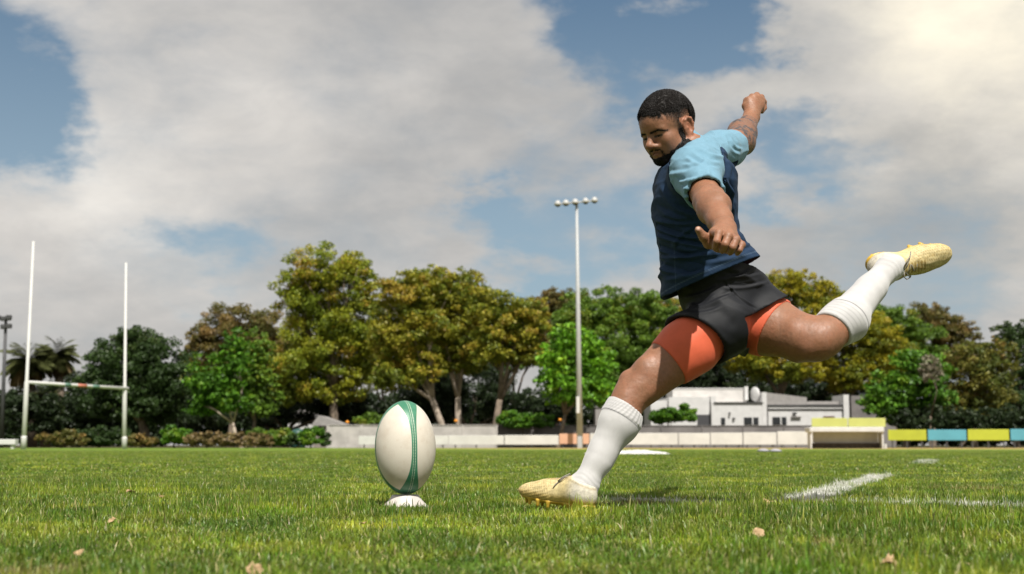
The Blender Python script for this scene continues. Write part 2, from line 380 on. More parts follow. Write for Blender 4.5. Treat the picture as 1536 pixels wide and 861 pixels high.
PAL = {   # main, second, accent leaf colours
 'plane':  ((0.235, 0.245, 0.016), (0.125, 0.165, 0.014), (0.32, 0.215, 0.03)),
 'olive':  ((0.215, 0.205, 0.017), (0.110, 0.142, 0.014), (0.29, 0.20, 0.028)),
 'brown':  ((0.150, 0.110, 0.030), (0.090, 0.090, 0.022), (0.20, 0.125, 0.04)),
 'bright': ((0.085, 0.205, 0.013), (0.050, 0.130, 0.010), (0.145, 0.24, 0.018)),
 'mid':    ((0.110, 0.190, 0.018), (0.065, 0.120, 0.014), (0.20, 0.20, 0.022)),
 'dark':   ((0.040, 0.075, 0.018), (0.028, 0.054, 0.013), (0.065, 0.092, 0.02)),
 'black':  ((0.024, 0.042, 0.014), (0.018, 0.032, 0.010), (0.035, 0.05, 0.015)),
 'dusk':   ((0.130, 0.125, 0.020), (0.065, 0.085, 0.014), (0.19, 0.125, 0.03)),
 'vivid':  ((0.130, 0.290, 0.016), (0.075, 0.185, 0.012), (0.21, 0.33, 0.022)),
 'dry':    ((0.17, 0.12, 0.05), (0.10, 0.09, 0.03), (0.20, 0.15, 0.07)),
 'yellow': ((0.245, 0.220, 0.010), (0.120, 0.145, 0.013), (0.33, 0.24, 0.02)),
 'grey':   ((0.26, 0.23, 0.17), (0.2, 0.19, 0.13), (0.3, 0.26, 0.2)),
}
def leaf_cloud(lobes, pal, rs, size, dens=1.0, clump=0.30, fill=0.55):
    """many small leaf faces in clumps through ellipsoids (centre, radii); returns V, F, colours"""
    cols = np.array(PAL[pal]); Vs, Cs = [], []
    for c, r in lobes:
        c, r = np.array(c), np.array(r); area = 4 * np.pi * ((r[0] * r[1]) ** 1.6 / 3 + (r[0] * r[2]) ** 1.6 / 3 + (r[1] * r[2]) ** 1.6 / 3) ** (1 / 1.6)
        rc = max(min(clump * r.min(), 1.1), size * 1.2)
        nc = max(10, int(area / (rc * rc * 1.7)))
        d = rs.normal(size=(nc, 3)); d /= np.linalg.norm(d, axis=1)[:, None]
        rad = np.where(rs.uniform(0, 1, nc) < fill, rs.uniform(.78, 1.10, nc), rs.uniform(.25, .8, nc))
        d[:, 2] = np.where(d[:, 2] < -.55, d[:, 2] * .7, d[:, 2])
        cc = c + d * r * rad[:, None]; crr = rc * rs.uniform(.55, 1.25, nc)
        nl = np.maximum(6, (crr ** 2 * 9.0 * dens / size ** 2).astype(int)); own = np.repeat(np.arange(nc), nl); n = len(own)
        q = rs.normal(size=(n, 3)); q /= np.linalg.norm(q, axis=1)[:, None]; q *= (rs.uniform(0, 1, n) ** 0.5)[:, None]
        q[:, 2] *= 0.62
        p = cc[own] + q * crr[own][:, None]
        nrm = q * .9 + rs.normal(size=(n, 3)) * .8 + np.array([0, 0, .55]); nrm /= np.linalg.norm(nrm, axis=1)[:, None]
        a = np.cross(nrm, rs.normal(size=(n, 3))); a /= np.linalg.norm(a, axis=1)[:, None]; b = np.cross(nrm, a)
        s = size * rs.uniform(.6, 1.35, n)[:, None]
        V = np.stack([p - a * s * .62, p - b * s * .36 + nrm * s * .06, p + a * s * .62 - nrm * s * .12, p + b * s * .36 + nrm * s * .06], 1)
        # the kind of leaf changes from clump to clump
        u = vnoise(cc / (rc * 2.4) + 7.7, 2) * .5 + .5 + rs.uniform(-.25, .25, nc)
        k = (u[own] + rs.uniform(-.22, .22, n))
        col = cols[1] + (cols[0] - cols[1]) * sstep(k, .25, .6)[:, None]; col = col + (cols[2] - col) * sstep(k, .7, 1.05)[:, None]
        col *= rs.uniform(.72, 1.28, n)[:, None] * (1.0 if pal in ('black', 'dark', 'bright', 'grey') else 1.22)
        Vs.append(V.reshape(-1, 3)); Cs.append(np.repeat(col, 4, 0))
    V = np.concatenate(Vs); Cc = np.concatenate(Cs); return V, np.arange(len(V)).reshape(-1, 4), Cc
def px_lobes(lobes, Y, rs, thick=.9):
    s = Y / F_PX; out = []
    for px, py, rx, ry in lobes:
        p = at(px, py, Y + rs.uniform(-.5, .5) * rx * s * .5); out.append((p, (rx * s, min(rx, ry * 1.4) * s * thick, ry * s)))
    return out
def trunk_bm(base, tips, r0, rs, fork=.42):
    bm = bmesh.new(); base = np.array(base, float); tips = [np.array(t_, float) for t_ in tips]
    top = np.mean(tips, 0); f = base + (top - base) * fork; f[2] = base[2] + (top[2] - base[2]) * fork
    mid = (base + f) / 2 + np.r_[rs.normal(0, .12 * r0 * 4, 2), 0]
    tube(bm, [base - [0, 0, .3], base + (mid - base) * .12, mid, f], [r0 * 1.5, r0 * 1.05, r0 * .85, r0 * .72], 9)
    for t_ in tips:
        m = f + (t_ - f) * .5 + np.r_[rs.normal(0, .3, 2), .25]
        tube(bm, [f - (f - mid) * .08, m, t_], [r0 * .6, r0 * .34, r0 * .1], 7)
        for _ in range(2):
            e = t_ + rs.normal(0, .10, 3) * np.linalg.norm(t_ - f); e[2] = max(min(e[2], t_[2] + .3), f[2]); tube(bm, [m, (m + e) / 2 + [0, 0, .2], e], [r0 * .26, r0 * .16, r0 * .04], 5)
    return bm
_ts = [100]
def tree(name, label, Y, lobes, pal, trunk=None, size=.175, dens=1.0, r0=.28, bark=None, group='trees beyond the field', cat='tree', fork=.42, clump=.3, fill=.55, thick=.9):
    _ts[0] += 1; rs = np.random.RandomState(_ts[0]); L = px_lobes(lobes, Y, rs, thick)
    if trunk is None: trunk = (lobes[0][0], lobes[0][0])
    b = at(trunk[0], 667, Y); b[2] = 0.0
    t = thing(name, b, label, cat, group)
    V, F, Cc = leaf_cloud(L, pal, rs, size, dens, clump, fill)
    V[:, 2] = np.maximum(V[:, 2], .05 + .1 * rs.uniform(size=len(V)))
    mesh_obj('crown', V, F, LEAF, t, col=Cc, smooth=False)
    tips = [c + np.array([0, 0, -.1]) * r[2] for c, r in L][:6]
    if len(trunk) > 2: fork_pt = trunk[2]
    bm_obj('trunk' if cat != 'shrub' else 'stem', trunk_bm(b, tips, r0, rs, fork), bark or BARK, t, smooth=True)
    return t

tree('broadleaf_tree', 'dark dense rounded tree right behind the right-hand goal post', 96, [(205, 560, 72, 62), (168, 592, 52, 50), (250, 580, 38, 55), (205, 522, 44, 32), (222, 610, 55, 40), (150, 560, 30, 35)], 'dark', (221, 221), r0=.4, dens=1.15)
tree('broadleaf_tree', 'dark low tree between the palms and the rounded tree', 99, [(108, 605, 42, 42), (70, 628, 40, 30), (130, 625, 40, 32), (25, 620, 40, 35)], 'black', (115, 115))
tree('broadleaf_tree', 'brownish tree whose crown rises behind the two young green trees', 128, [(345, 492, 52, 34), (300, 512, 24, 20), (395, 500, 36, 32), (330, 530, 50, 30), (400, 540, 40, 40)], 'brown', (345, 345), r0=.3, clump=.36)
tree('young_tree', 'young bright green tree with a thin leaning pale trunk', 90, [(318, 578, 36, 52), (355, 535, 24, 42), (345, 590, 34, 42), (300, 605, 22, 26)], 'bright', (363, 363), r0=.15, bark=BARK_PALE, size=.22, dens=.9)
tree('young_tree', 'slim mid green tree right beside the leaning young tree', 93, [(388, 545, 26, 50), (392, 595, 28, 42), (370, 570, 24, 45)], 'mid', (382, 382), r0=.15, size=.22, dens=.9)
tree('plane_tree', 'tallest yellow-green tree left of the rugby ball', 106, [(488, 408, 58, 38), (528, 402, 34, 28), (450, 440, 38, 36), (490, 470, 66, 45), (545, 440, 22, 40), (462, 532, 60, 46), (505, 575, 62, 40), (432, 580, 34, 38), (542, 520, 24, 50), (520, 510, 46, 42)], 'plane', (505, 505), r0=.42, dens=.9, clump=.32, fill=.5)
tree('plane_tree', 'olive-brown tree with a bending trunk just right of the tallest tree', 102, [(602, 440, 42, 36), (640, 425, 36, 26), (600, 500, 42, 52), (645, 480, 44, 45), (622, 552, 46, 40), (582, 560, 22, 40)], 'olive', (672, 655), r0=.3, bark=BARK_PALE, dens=.95, clump=.31)
tree('plane_tree', 'olive-brown tree with the palest straight trunk of its row', 104, [(668, 432, 50, 30), (700, 440, 36, 32), (690, 490, 46, 45), (655, 535, 40, 36), (700, 540, 38, 30)], 'olive', (690, 697), r0=.3, bark=BARK_PALE, dens=.95, clump=.31)
tree('plane_tree', 'olive-brown tree with a forked trunk at the right end of its row', 100, [(745, 470, 46, 38), (775, 490, 38, 42), (800, 480, 28, 34), (738, 520, 40, 36), (790, 530, 36, 22)], 'olive', (735, 737), r0=.3, bark=BARK, dens=.95, clump=.31)
tree('broadleaf_tree', 'brown-green crown left behind the tall floodlight pole', 131, [(838, 455, 40, 22), (812, 470, 24, 24), (865, 470, 30, 30), (830, 500, 30, 30)], 'brown', (838, 838))
tree('broadleaf_tree', 'broad dark green tree behind the tall floodlight pole', 126, [(905, 468, 72, 36), (960, 470, 55, 34), (930, 525, 78, 48), (870, 500, 40, 45), (985, 520, 50, 55), (900, 570, 60, 45)], 'mid', (930, 930), r0=.4, clump=.26, dens=1.05)
tree('broadleaf_tree', 'olive tree crown just left of the black shorts', 133, [(990, 470, 34, 26), (1025, 485, 40, 34), (1010, 530, 40, 40)], 'olive', (1000, 1000))
tree('young_tree', 'bright green tree in front of the dark trees at the floodlight pole', 93, [(862, 535, 46, 40), (835, 560, 30, 36), (898, 560, 28, 40), (868, 585, 52, 34), (855, 505, 26, 22)], 'vivid', (836, 840), r0=.17, size=.24, dens=1.0)
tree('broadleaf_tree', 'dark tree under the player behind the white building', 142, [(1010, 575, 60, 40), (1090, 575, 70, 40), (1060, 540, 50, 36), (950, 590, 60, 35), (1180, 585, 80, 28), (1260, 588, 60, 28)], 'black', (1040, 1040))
tree('plane_tree', 'yellow autumn tree crown above the bare thigh', 128, [(1190, 432, 46, 28), (1150, 450, 34, 40), (1230, 445, 32, 30), (1200, 490, 70, 45), (1130, 530, 50, 42), (1180, 550, 60, 32)], 'yellow', (1165, 1165), r0=.34, dens=.95, clump=.31)
tree('plane_tree', 'yellow-brown tree hanging over the right end of the white building', 132, [(1262, 480, 46, 40), (1300, 510, 40, 42), (1250, 545, 60, 36), (1330, 530, 36, 46), (1285, 570, 50, 24)], 'yellow', (1240, 1240), r0=.3, dens=.95, clump=.31)
tree('broadleaf_tree', 'dark green tree under the sole of the raised boot', 138, [(1335, 490, 46, 30), (1310, 485, 30, 28), (1370, 515, 44, 34), (1350, 550, 55, 40)], 'mid', (1340, 1340))
tree('broadleaf_tree', 'brownish tree with a notched top under the toe of the raised boot', 140, [(1392, 475, 32, 20), (1415, 492, 30, 26), (1448, 500, 20, 16), (1395, 520, 50, 34), (1440, 535, 30, 30)], 'brown', (1400, 1400), clump=.38)
tree('broadleaf_tree', 'bright green tree right behind the dugout', 102, [(1345, 590, 44, 36), (1378, 555, 42, 34), (1322, 605, 30, 26), (1395, 600, 34, 34), (1350, 625, 40, 16)], 'bright', (1360, 1360), size=.25)
tree('broadleaf_tree', 'olive and brown tree above the coloured boards', 106, [(1455, 548, 46, 34), (1482, 580, 44, 44), (1432, 600, 34, 36), (1500, 535, 26, 30), (1460, 615, 50, 26)], 'dusk', (1462, 1462), dens=.95)
tree('broadleaf_tree', 'darkest tree at the right end of the tree line', 113, [(1512, 508, 26, 24), (1532, 550, 24, 56), (1500, 620, 44, 38), (1545, 500, 22, 24), (1540, 610, 30, 50)], 'dark', (1525, 1525))
tree('shrub', 'grey-leaved bush in front of the bright green tree', 99, [(1396, 556, 15, 22)], 'grey', (1396, 1396), cat='shrub', group='shrubs along the edge of the field', size=.2, r0=.08)
tree('broadleaf_tree', 'black-green undergrowth tree low behind the coloured boards', 100, [(1400, 630, 60, 22), (1470, 632, 60, 20), (1530, 632, 40, 22)], 'black', (1440, 1440), r0=.12)
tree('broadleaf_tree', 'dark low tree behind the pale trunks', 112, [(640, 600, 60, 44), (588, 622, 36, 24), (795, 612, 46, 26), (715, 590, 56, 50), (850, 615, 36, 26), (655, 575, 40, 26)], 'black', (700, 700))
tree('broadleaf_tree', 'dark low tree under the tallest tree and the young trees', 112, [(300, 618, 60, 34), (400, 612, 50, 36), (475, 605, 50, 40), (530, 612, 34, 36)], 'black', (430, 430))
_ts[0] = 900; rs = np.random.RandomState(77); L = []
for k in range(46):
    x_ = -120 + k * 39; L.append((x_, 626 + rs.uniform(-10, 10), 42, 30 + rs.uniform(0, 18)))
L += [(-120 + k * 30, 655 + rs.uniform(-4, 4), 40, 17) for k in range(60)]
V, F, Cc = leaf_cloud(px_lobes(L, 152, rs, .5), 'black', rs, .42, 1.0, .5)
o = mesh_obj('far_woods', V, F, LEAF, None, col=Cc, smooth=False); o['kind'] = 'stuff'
tree('broadleaf_tree', 'olive crown filling the gap right of the tallest tree', 137, [(575, 500, 40, 50), (600, 540, 50, 44), (560, 560, 34, 30)], 'plane', (575, 575))
tree('broadleaf_tree', 'olive crown filling in behind the palest straight trunk', 139, [(650, 470, 60, 50), (700, 520, 60, 50), (640, 540, 50, 44)], 'olive', (660, 660))
tree('broadleaf_tree', 'green-brown crown behind the forked trunk', 138, [(770, 500, 50, 40), (800, 525, 46, 34), (745, 545, 40, 26)], 'mid', (770, 770))
tree('broadleaf_tree', 'green crown between the young green trees and the tallest tree', 134, [(420, 560, 46, 50), (440, 520, 34, 40), (300, 570, 40, 44)], 'plane', (420, 420))
G_SH = 'shrubs along the edge of the field'
for lb, Yb, lob, pal in [
    ('clipped bright green shrub left below the young trees', 84, [(262, 653, 24, 13)], 'bright'), ('mid green shrub below the slim tree', 84, [(405, 655, 34, 12), (425, 658, 16, 10)], 'mid'),
    ('yellow-green shrub right beside the end of the pale wall', 83, [(466, 655, 18, 14)], 'bright'), ('dry brown shrub below the leaning young tree', 82, [(372, 660, 36, 11), (345, 662, 18, 9)], 'dry'),
    ('dry brown shrub left of the leaning young tree', 82, [(310, 660, 34, 11)], 'dry'), ('olive shrub at the foot of the palms', 82, [(92, 659, 34, 12)], 'brown'), 
    ('broad dark green shrub at the middle of the goal', 85, [(150, 655, 40, 15), (125, 658, 20, 12)], 'dark'), ('small brown shrub right of the right-hand goal post', 82, [(212, 661, 24, 10)], 'brown'),
    ('bright shrub on the dark wall left of the floodlight pole', 97, [(792, 632, 42, 12), (765, 630, 16, 12)], 'bright'), ('pale green low shrub behind the long pale wall', 98, [(560, 632, 26, 12)], 'mid'),
    ('dark green shrub at the right end of the shrubs', 84, [(440, 660, 18, 11), (487, 661, 8, 12)], 'dark'), ('trimmed green hedge in front of the white building', 106, [(990, 626, 16, 11), (1008, 624, 18, 12), (1028, 622, 17, 13)], 'bright')]:
    tree('shrub', lb, Yb, lob, pal, cat='shrub', group=G_SH, size=.15, r0=.07, clump=.55, dens=2.2, fill=.7)

def palm(label, Y, px, py, R, seed):
    rs = np.random.RandomState(seed); c = at(px, py, Y); b = at(px + 6, 667, Y); b[2] = 0
    t = thing('palm_tree', b, label, 'palm tree', 'palm trees behind the goal'); bm = bmesh.new()
    tube(bm, [b, (b + c) / 2 + [.15, 0, 0], c - [0, 0, .3]], [.42, .33, .36], 10); bm_obj('trunk', bm, BARK, t, smooth=True)
    Vs, Cs = [], []
    for k in range(80):
        az = rs.uniform(0, 6.283); el = rs.uniform(-1.15, 1.25); L = R * rs.uniform(.75, 1.15); n = 34
        s = np.linspace(.08, 1, n); e = el - s * s * 1.1
        st = np.cumsum(np.stack([np.cos(e) * np.cos(az), np.cos(e) * np.sin(az), np.sin(e)], 1) * (L / n), 0) + c
        side = np.array([-np.sin(az), np.cos(az), 0]); dry = el < -.55
        for sg in (-1, 1):
            ll = L * .30 * np.sin(np.clip(s * 1.08, 0, 1) * np.pi) ** .6 + .05
            tip = st + side * sg * ll[:, None] * .72 + np.array([0, 0, -.45]) * ll[:, None] + np.stack([np.cos(e) * np.cos(az), np.cos(e) * np.sin(az), np.sin(e)], 1) * ll[:, None] * .5
            d = np.array([np.cos(az), np.sin(az), 0]) * .045
            Vs.append(np.stack([st - d, st + d, tip + d * .2, tip - d * .2], 1).reshape(-1, 3))
            col = np.array([.17, .12, .05]) if dry else np.array([.075, .085, .028]) * rs.uniform(.7, 1.3)
            Cs.append(np.tile(col, (n * 4, 1)))
    V = np.concatenate(Vs); mesh_obj('crown', V, np.arange(len(V)).reshape(-1, 4), LEAF, t, col=np.concatenate(Cs), smooth=False)
palm('palm tree with its rounded crown clear against the sky', 104, 86, 532, 2.0, 3)
palm('palm tree behind the left-hand goal post with drooping dry fronds', 103, 42, 540, 2.3, 4)
palm('shorter palm between the two taller palms', 104, 62, 598, 2.1, 5)

# ------------------------------------------------------------------ walls, boards, buildings
WHITE = mat('white paint', (0.60, 0.595, 0.59), .6, .12, 2.0)
POST = mat('white post paint', (0.55, 0.545, 0.53), .5, .1, 3.0)
CONC = mat('pale concrete', (0.48, 0.455, 0.43), .9, .3, 1.1, bump=.3, bscale=6)
GREYWALL = mat('grey wall', (0.20, 0.185, 0.18), .9, .35, .8, bump=.3, bscale=6)
STEEL = mat('galvanised steel', (0.40, 0.41, 0.42), .5, .12, 3.0)
DARK = mat('dark metal', (0.05, 0.05, 0.055), .6)
GLASS = mat('window glass', (0.02, 0.022, 0.025), .12)
ROOF = mat('grey roof sheet', (0.30, 0.285, 0.275), .6, .2, 3.0)
LIME = mat('yellow-green board', (0.40, 0.44, 0.035), .5, .15, .9)
LIME2 = mat('pale yellow-green board', (0.50, 0.53, 0.16), .5, .12, .9)
BLUEB = mat('light blue board', (0.09, 0.32, 0.41), .5, .15, .9)
PEACH = mat('peach board', (0.62, 0.36, 0.24), .6, .15, 1.5)
BOARD = mat('white board', (0.58, 0.575, 0.56), .6, .14, 1.2)
def px_box(bm, x0, y0, x1, y1, Y, depth, bev=0.0):
    a, b = at(x0, y0, Y), at(x1, y1, Y); z0 = max(b[2], -.05); box(bm, np.array([a[0], Y, a[2]]), np.array([b[0], Y + depth, z0]), bev)
def ground_px(px, Y): p = at(px, 667, Y); p[2] = 0; return p

def wall(label, x0, x1, ytop, Y, m, name, seg):
    t = thing(name, ground_px((x0 + x1) / 2, Y), label, 'wall'); bm = bmesh.new(); px_box(bm, x0, ytop, x1, 690, Y, .25, .02); bm_obj('wall_face', bm, m, t)
    bm = bmesh.new(); px_box(bm, x0 - .5, ytop - 1.0, x1 + .5, ytop - .05, Y - .05, .35, .01); bm_obj('coping', bm, m, t)
    for k in range(seg + 1):
        x = x0 + (x1 - x0) * k / seg; bm = bmesh.new(); px_box(bm, x - 1.3, ytop + .3, x + 1.3, 690, Y - .09, .085, .01); bm_obj('pier', bm, m, t)
wall('long pale concrete wall behind the rugby ball', 491, 745, 638, 92, CONC, 'boundary_wall', 5)
wall('darker grey wall in front of the white building', 746, 1300, 639, 98, GREYWALL, 'boundary_wall', 9)

def board(label, x0, x1, y0, y1, Y, m, grp):
    t = thing('advertising_board', ground_px((x0 + x1) / 2, Y), label, 'board', grp)
    bm = bmesh.new(); px_box(bm, x0, y0, x1, y1, Y, .05, .01); bm_obj('panel', bm, m, t)
    bm = bmesh.new()
    for f in (.12, .5, .88):
        x = x0 + (x1 - x0) * f; bm2 = bmesh.new(); p = at(x, y1, Y); box(bm2, np.array([p[0] - .04, Y + .06, -.05]), np.array([p[0] + .04, Y + .13, p[2] + .5])); bm_obj('leg', bm2, DARK, t)
    bm.free()
GW = 'white boards in front of the wall'
for lb, x0, x1, m, y0 in [('blank white board showing left of the rugby ball', 538, 606, BOARD, 654), ('blank white board right behind the rugby ball', 607, 672, BOARD, 653.5), ('blank white board right of the rugby ball', 673, 756, BOARD, 653), ('long white board left of the peach board', 757, 838, BOARD, 652.6),
                       ('peach coloured board at the foot of the floodlight pole', 839, 884, PEACH, 650.5), ('white board between the peach board and the white sock', 885, 936, BOARD, 650), ('white board right behind the white sock', 937, 1017, BOARD, 649.5), ('white board below the hedge of the white building', 1018, 1065, BOARD, 649.5),
                       ('white board second from the dugout', 1066, 1114, BOARD, 649), ('slightly taller white board beside the dugout', 1115, 1165, BOARD, 648.5), ('last white board, partly behind the dugout', 1166, 1222, BOARD, 647)]:
    board(lb, x0, x1, y0, 667 if m is BOARD else 666, 88, m, GW)
GC = 'coloured boards right of the dugout'
for lb, x0, x1, m, y0 in [('yellow-green board beside the dugout', 1332, 1390, LIME, 644.5), ('light blue board between two yellow-green boards', 1391.5, 1450, BLUEB, 644.5), ('yellow-green board between two light blue boards', 1451.5, 1514, LIME, 644), ('light blue board cut by the right edge of the picture', 1515.5, 1572, BLUEB, 643.5)]:
    board(lb, x0, x1, y0, 660.5, 84, m, GC)

# dugout
Yd = 74.0
t = thing('dugout', ground_px(1272, Yd), 'white dugout shelter with yellow-green sign panels on its roof', 'dugout')
for x0, x1 in ((1217.5, 1271.5), (1272.5, 1328.5)):
    bm = bmesh.new(); px_box(bm, x0, 627, x1, 640.2, Yd, .06, .01); bm_obj('sign_panel', bm, LIME2, t)
bm = bmesh.new(); px_box(bm, 1214.5, 640.6, 1326.5, 648, Yd - .1, 1.3, .03); bm_obj('roof', bm, WHITE, t)
bm = bmesh.new(); px_box(bm, 1219, 648.2, 1323, 664, Yd + 1.1, .06); bm_obj('back_wall', bm, WHITE, t)
for x0, x1 in ((1215.3, 1218.6), (1322.8, 1326.6)):
    bm = bmesh.new(); px_box(bm, x0, 648.2, x1, 690, Yd, .12, .01); bm_obj('post', bm, WHITE, t)
    bm = bmesh.new(); px_box(bm, x0 + 1, 648.4, x1 - 1, 690, Yd + .14, .92); bm_obj('side_wall', bm, WHITE, t)
bm = bmesh.new(); px_box(bm, 1220, 664.3, 1322, 690, Yd + .75, .34, .02); bm_obj('bench', bm, mat('worn dark timber', (.09, .075, .065), .9, .5, 5.0), t)
bm = bmesh.new(); px_box(bm, 1327.2, 666, 1331, 690, Yd - .02, .22, .02); bm_obj('foot_block', bm, WHITE, t)

# clubhouse
Yc = 114.0
t = thing('clubhouse', ground_px(1130, Yc), 'low white flat-roofed building behind the grey wall', 'building')
def part(name, x0, y0, x1, y1, dY, dep, m, bev=.0):
    bm = bmesh.new(); px_box(bm, x0, y0, x1, y1, Yc + dY, dep, bev); return bm_obj(name, bm, m, t)
part('wall', 976, 600.5, 1009, 690, 1.0, 6, WHITE); part('wall', 1003, 595.5, 1066.5, 690, .6, 6, WHITE)
part('upper_storey', 1009, 583.5, 1120.5, 610, 2.0, 5, mat('dull white render', (.58, .56, .54), .8, .2, 1.5)); part('parapet', 1008, 582, 1122.5, 583.3, 1.95, 5.1, WHITE)
part('parapet', 1117, 579.5, 1122.5, 600, 1.6, .3, WHITE)
part('wall', 1067, 604.5, 1145, 690, 0.0, 6, WHITE); part('wall', 1066, 594, 1074, 604, .3, 2, WHITE); part('gutter', 1071, 603.0, 1145, 604.6, -.12, .3, DARK)
bm = bmesh.new(); a = at(1143.5, 588, Yc + .4); b2 = at(1210, 596, Yc + .4); zb = at(1143, 607, Yc)[2]
vs = [bm.verts.new((x, y, z)) for y in (Yc + .4, Yc + 3.4) for x, z in ((a[0], zb), (b2[0], zb), (b2[0], b2[2]), (a[0], a[2]))]
for f in ((0, 1, 2, 3), (7, 6, 5, 4), (0, 4, 5, 1), (1, 5, 6, 2), (2, 6, 7, 3), (3, 7, 4, 0)): bm.faces.new([vs[i] for i in f])
bm_obj('roof', bm, ROOF, t)
part('wall', 1143, 588.5, 1152, 690, .15, 2, WHITE); part('wall', 1152, 609, 1265, 690, 0.05, 6, WHITE); part('gutter', 1152, 607.0, 1265, 609.2, -.1, .3, DARK); part('fascia', 1152, 609.6, 1265, 613, -.02, .06, WHITE)
part('gutter', 1152, 613.2, 1265, 614.2, -.05, .1, DARK); part('roof', 1205, 602, 1265, 606.5, .8, 4, ROOF); part('wall', 1265, 592, 1276, 690, -.3, 4, WHITE)
part('side_wing', 1276.5, 593.5, 1345, 690, .4, 5, GREYWALL)
for x0, y0, x1, y1 in ((1081.5, 626.5, 1088, 637), (1116, 626, 1138, 637), (1159, 625.5, 1180, 637)):
    wf = part('window', x0, y0, x1, y1, -.06, .1, DARK); g_ = part('pane', x0 + .6, y0 + .6, x1 - .6, y1 - .6, -.075, .01, GLASS)
    bpy.context.view_layer.update(); set_parent(g_, wf)
    if x1 - x0 > 10: set_parent(part('mullion', (x0 + x1) / 2 + 1, y0, (x0 + x1) / 2 + 3, y1, -.09, .012, WHITE), wf)
part('window', 1046, 622, 1066, 645, .55, .05, DARK); part('window', 1235, 624.3, 1252, 626.2, -.02, .08, mat('brown frame', (.12, .06, .04), .7))  # first dark panel stands in for the shaded gap beside the front block
part('wall_lamp', 1093.5, 618.5, 1096, 621, -.25, .25, DARK); part('wall_lamp', 1190, 618.5, 1195.5, 620.5, -.3, .3, DARK); part('wall_lamp', 1099, 626.5, 1103, 628.2, -.2, .2, DARK); part('ledge', 1187, 624.3, 1202, 626, -.15, .16, ROOF)
# dish on its roof
p = at(1132.5, 591, Yc + 1.5); td = thing('satellite_dish', (p[0], p[1], at(0, 600, Yc)[2]), 'pale satellite dish turned sideways on the white building', 'dish')
bm = bmesh.new(); bmesh.ops.create_uvsphere(bm, u_segments=20, v_segments=12, radius=.62, matrix=Matrix.Translation(Vector(p)) @ Matrix.Rotation(R_(28), 4, 'Z') @ Matrix.Diagonal((.30, 1, .98, 1))); bm_obj('reflector', bm, WHITE, td, smooth=True)
bm = bmesh.new(); tube(bm, [p - [0, 0, .9], p - [-.05, 0, .2]], .07, 8); bm_obj('mast', bm, STEEL, td)

def hut(label, x0, x1, yr, ye, Y, m, rm, xr, name='house', cat='house'):
    t = thing(name, ground_px((x0 + x1) / 2, Y), label, cat); bm = bmesh.new(); px_box(bm, x0, ye, x1, 690, Y, 4.5); bm_obj('wall', bm, m, t)
    bm = bmesh.new(); A, B, Rr = at(x0 - 2, ye, Y - .25), at(x1 + 2, ye, Y - .25), at(xr, yr, Y - .25); d = np.array([0, 5.0, 0]); k = np.array([0, 0, .12])
    vs = [bm.verts.new(q) for q in (A, Rr, B, A + d, Rr + d, B + d, A - k, B - k, A + d - k, B + d - k)]
    for f in ((0, 1, 4, 3), (1, 2, 5, 4), (0, 6, 7, 2, 1), (3, 4, 5, 9, 8), (0, 3, 8, 6), (2, 7, 9, 5), (6, 8, 9, 7)): bm.faces.new([vs[i] for i in f])
    bm_obj('roof', bm, rm, t); return t
hut('small grey-roofed house under the tallest tree', 470, 512, 623, 636, 99, mat('taupe wall', (.26, .23, .2), .9, .2), ROOF, 478)
hut('pale house wall seen between the young trees and the tallest tree', 432, 470, 608, 626, 118, WHITE, ROOF, 462)
hut('grey gabled roof showing left above the rugby ball', 556, 606, 600, 622, 121, ROOF, ROOF, 578)
t = thing('water_tank', ground_px(447, 96), 'dark green tank beside the small grey-roofed house', 'tank'); bm = bmesh.new(); pt = ground_px(447, 96); zt = at(447, 645, 96)[2]
lathe(bm, [(.5, 0), (.55, .1), (.55, zt - .2), (.4, zt), (.1, zt + .1)], 20, pt); bm_obj('tank_shell', bm, mat('green tank', (.02, .07, .06), .5), t, smooth=True)
t = thing('shed', ground_px(905, 110), 'plain grey shed left behind the white sock', 'shed'); bm = bmesh.new(); px_box(bm, 893, 611, 920, 690, 110, 3, .02); bm_obj('wall', bm, mat('grey render', (.30, .28, .27), .9, .2), t)
bm = bmesh.new(); px_box(bm, 892, 609.8, 921, 611, 109.9, 3.2, .02); bm_obj('roof', bm, ROOF, t); bm = bmesh.new(); px_box(bm, 906, 628, 914, 690, 109.93, .06); bm_obj('door', bm, DARK, t)
ORG = mat('orange plastic', (.75, .28, .02), .5)
for lb, x, y, Y in (('orange round marker on the pale wall behind the rugby ball', 684, 631.5, 94), ('orange round marker beside the floodlight pole', 840, 630, 100), ('orange round marker near the left end of the pale wall', 521, 633.5, 94)):
    p = at(x, y, Y); t = thing('marker_lamp', (p[0], p[1], p[2] - .3), lb, 'marker', 'orange round markers on the wall'); bm = bmesh.new()
    lathe(bm, [(.04, -.1), (.11, -.06), (.13, .03), (.09, .1), (.03, .12)], 12, p); bm_obj('lens', bm, ORG, t, smooth=True)
    bm = bmesh.new(); tube(bm, [p - [0, 0, .6], p - [0, 0, .15]], .05, 8); bm_obj('stem', bm, DARK, t)

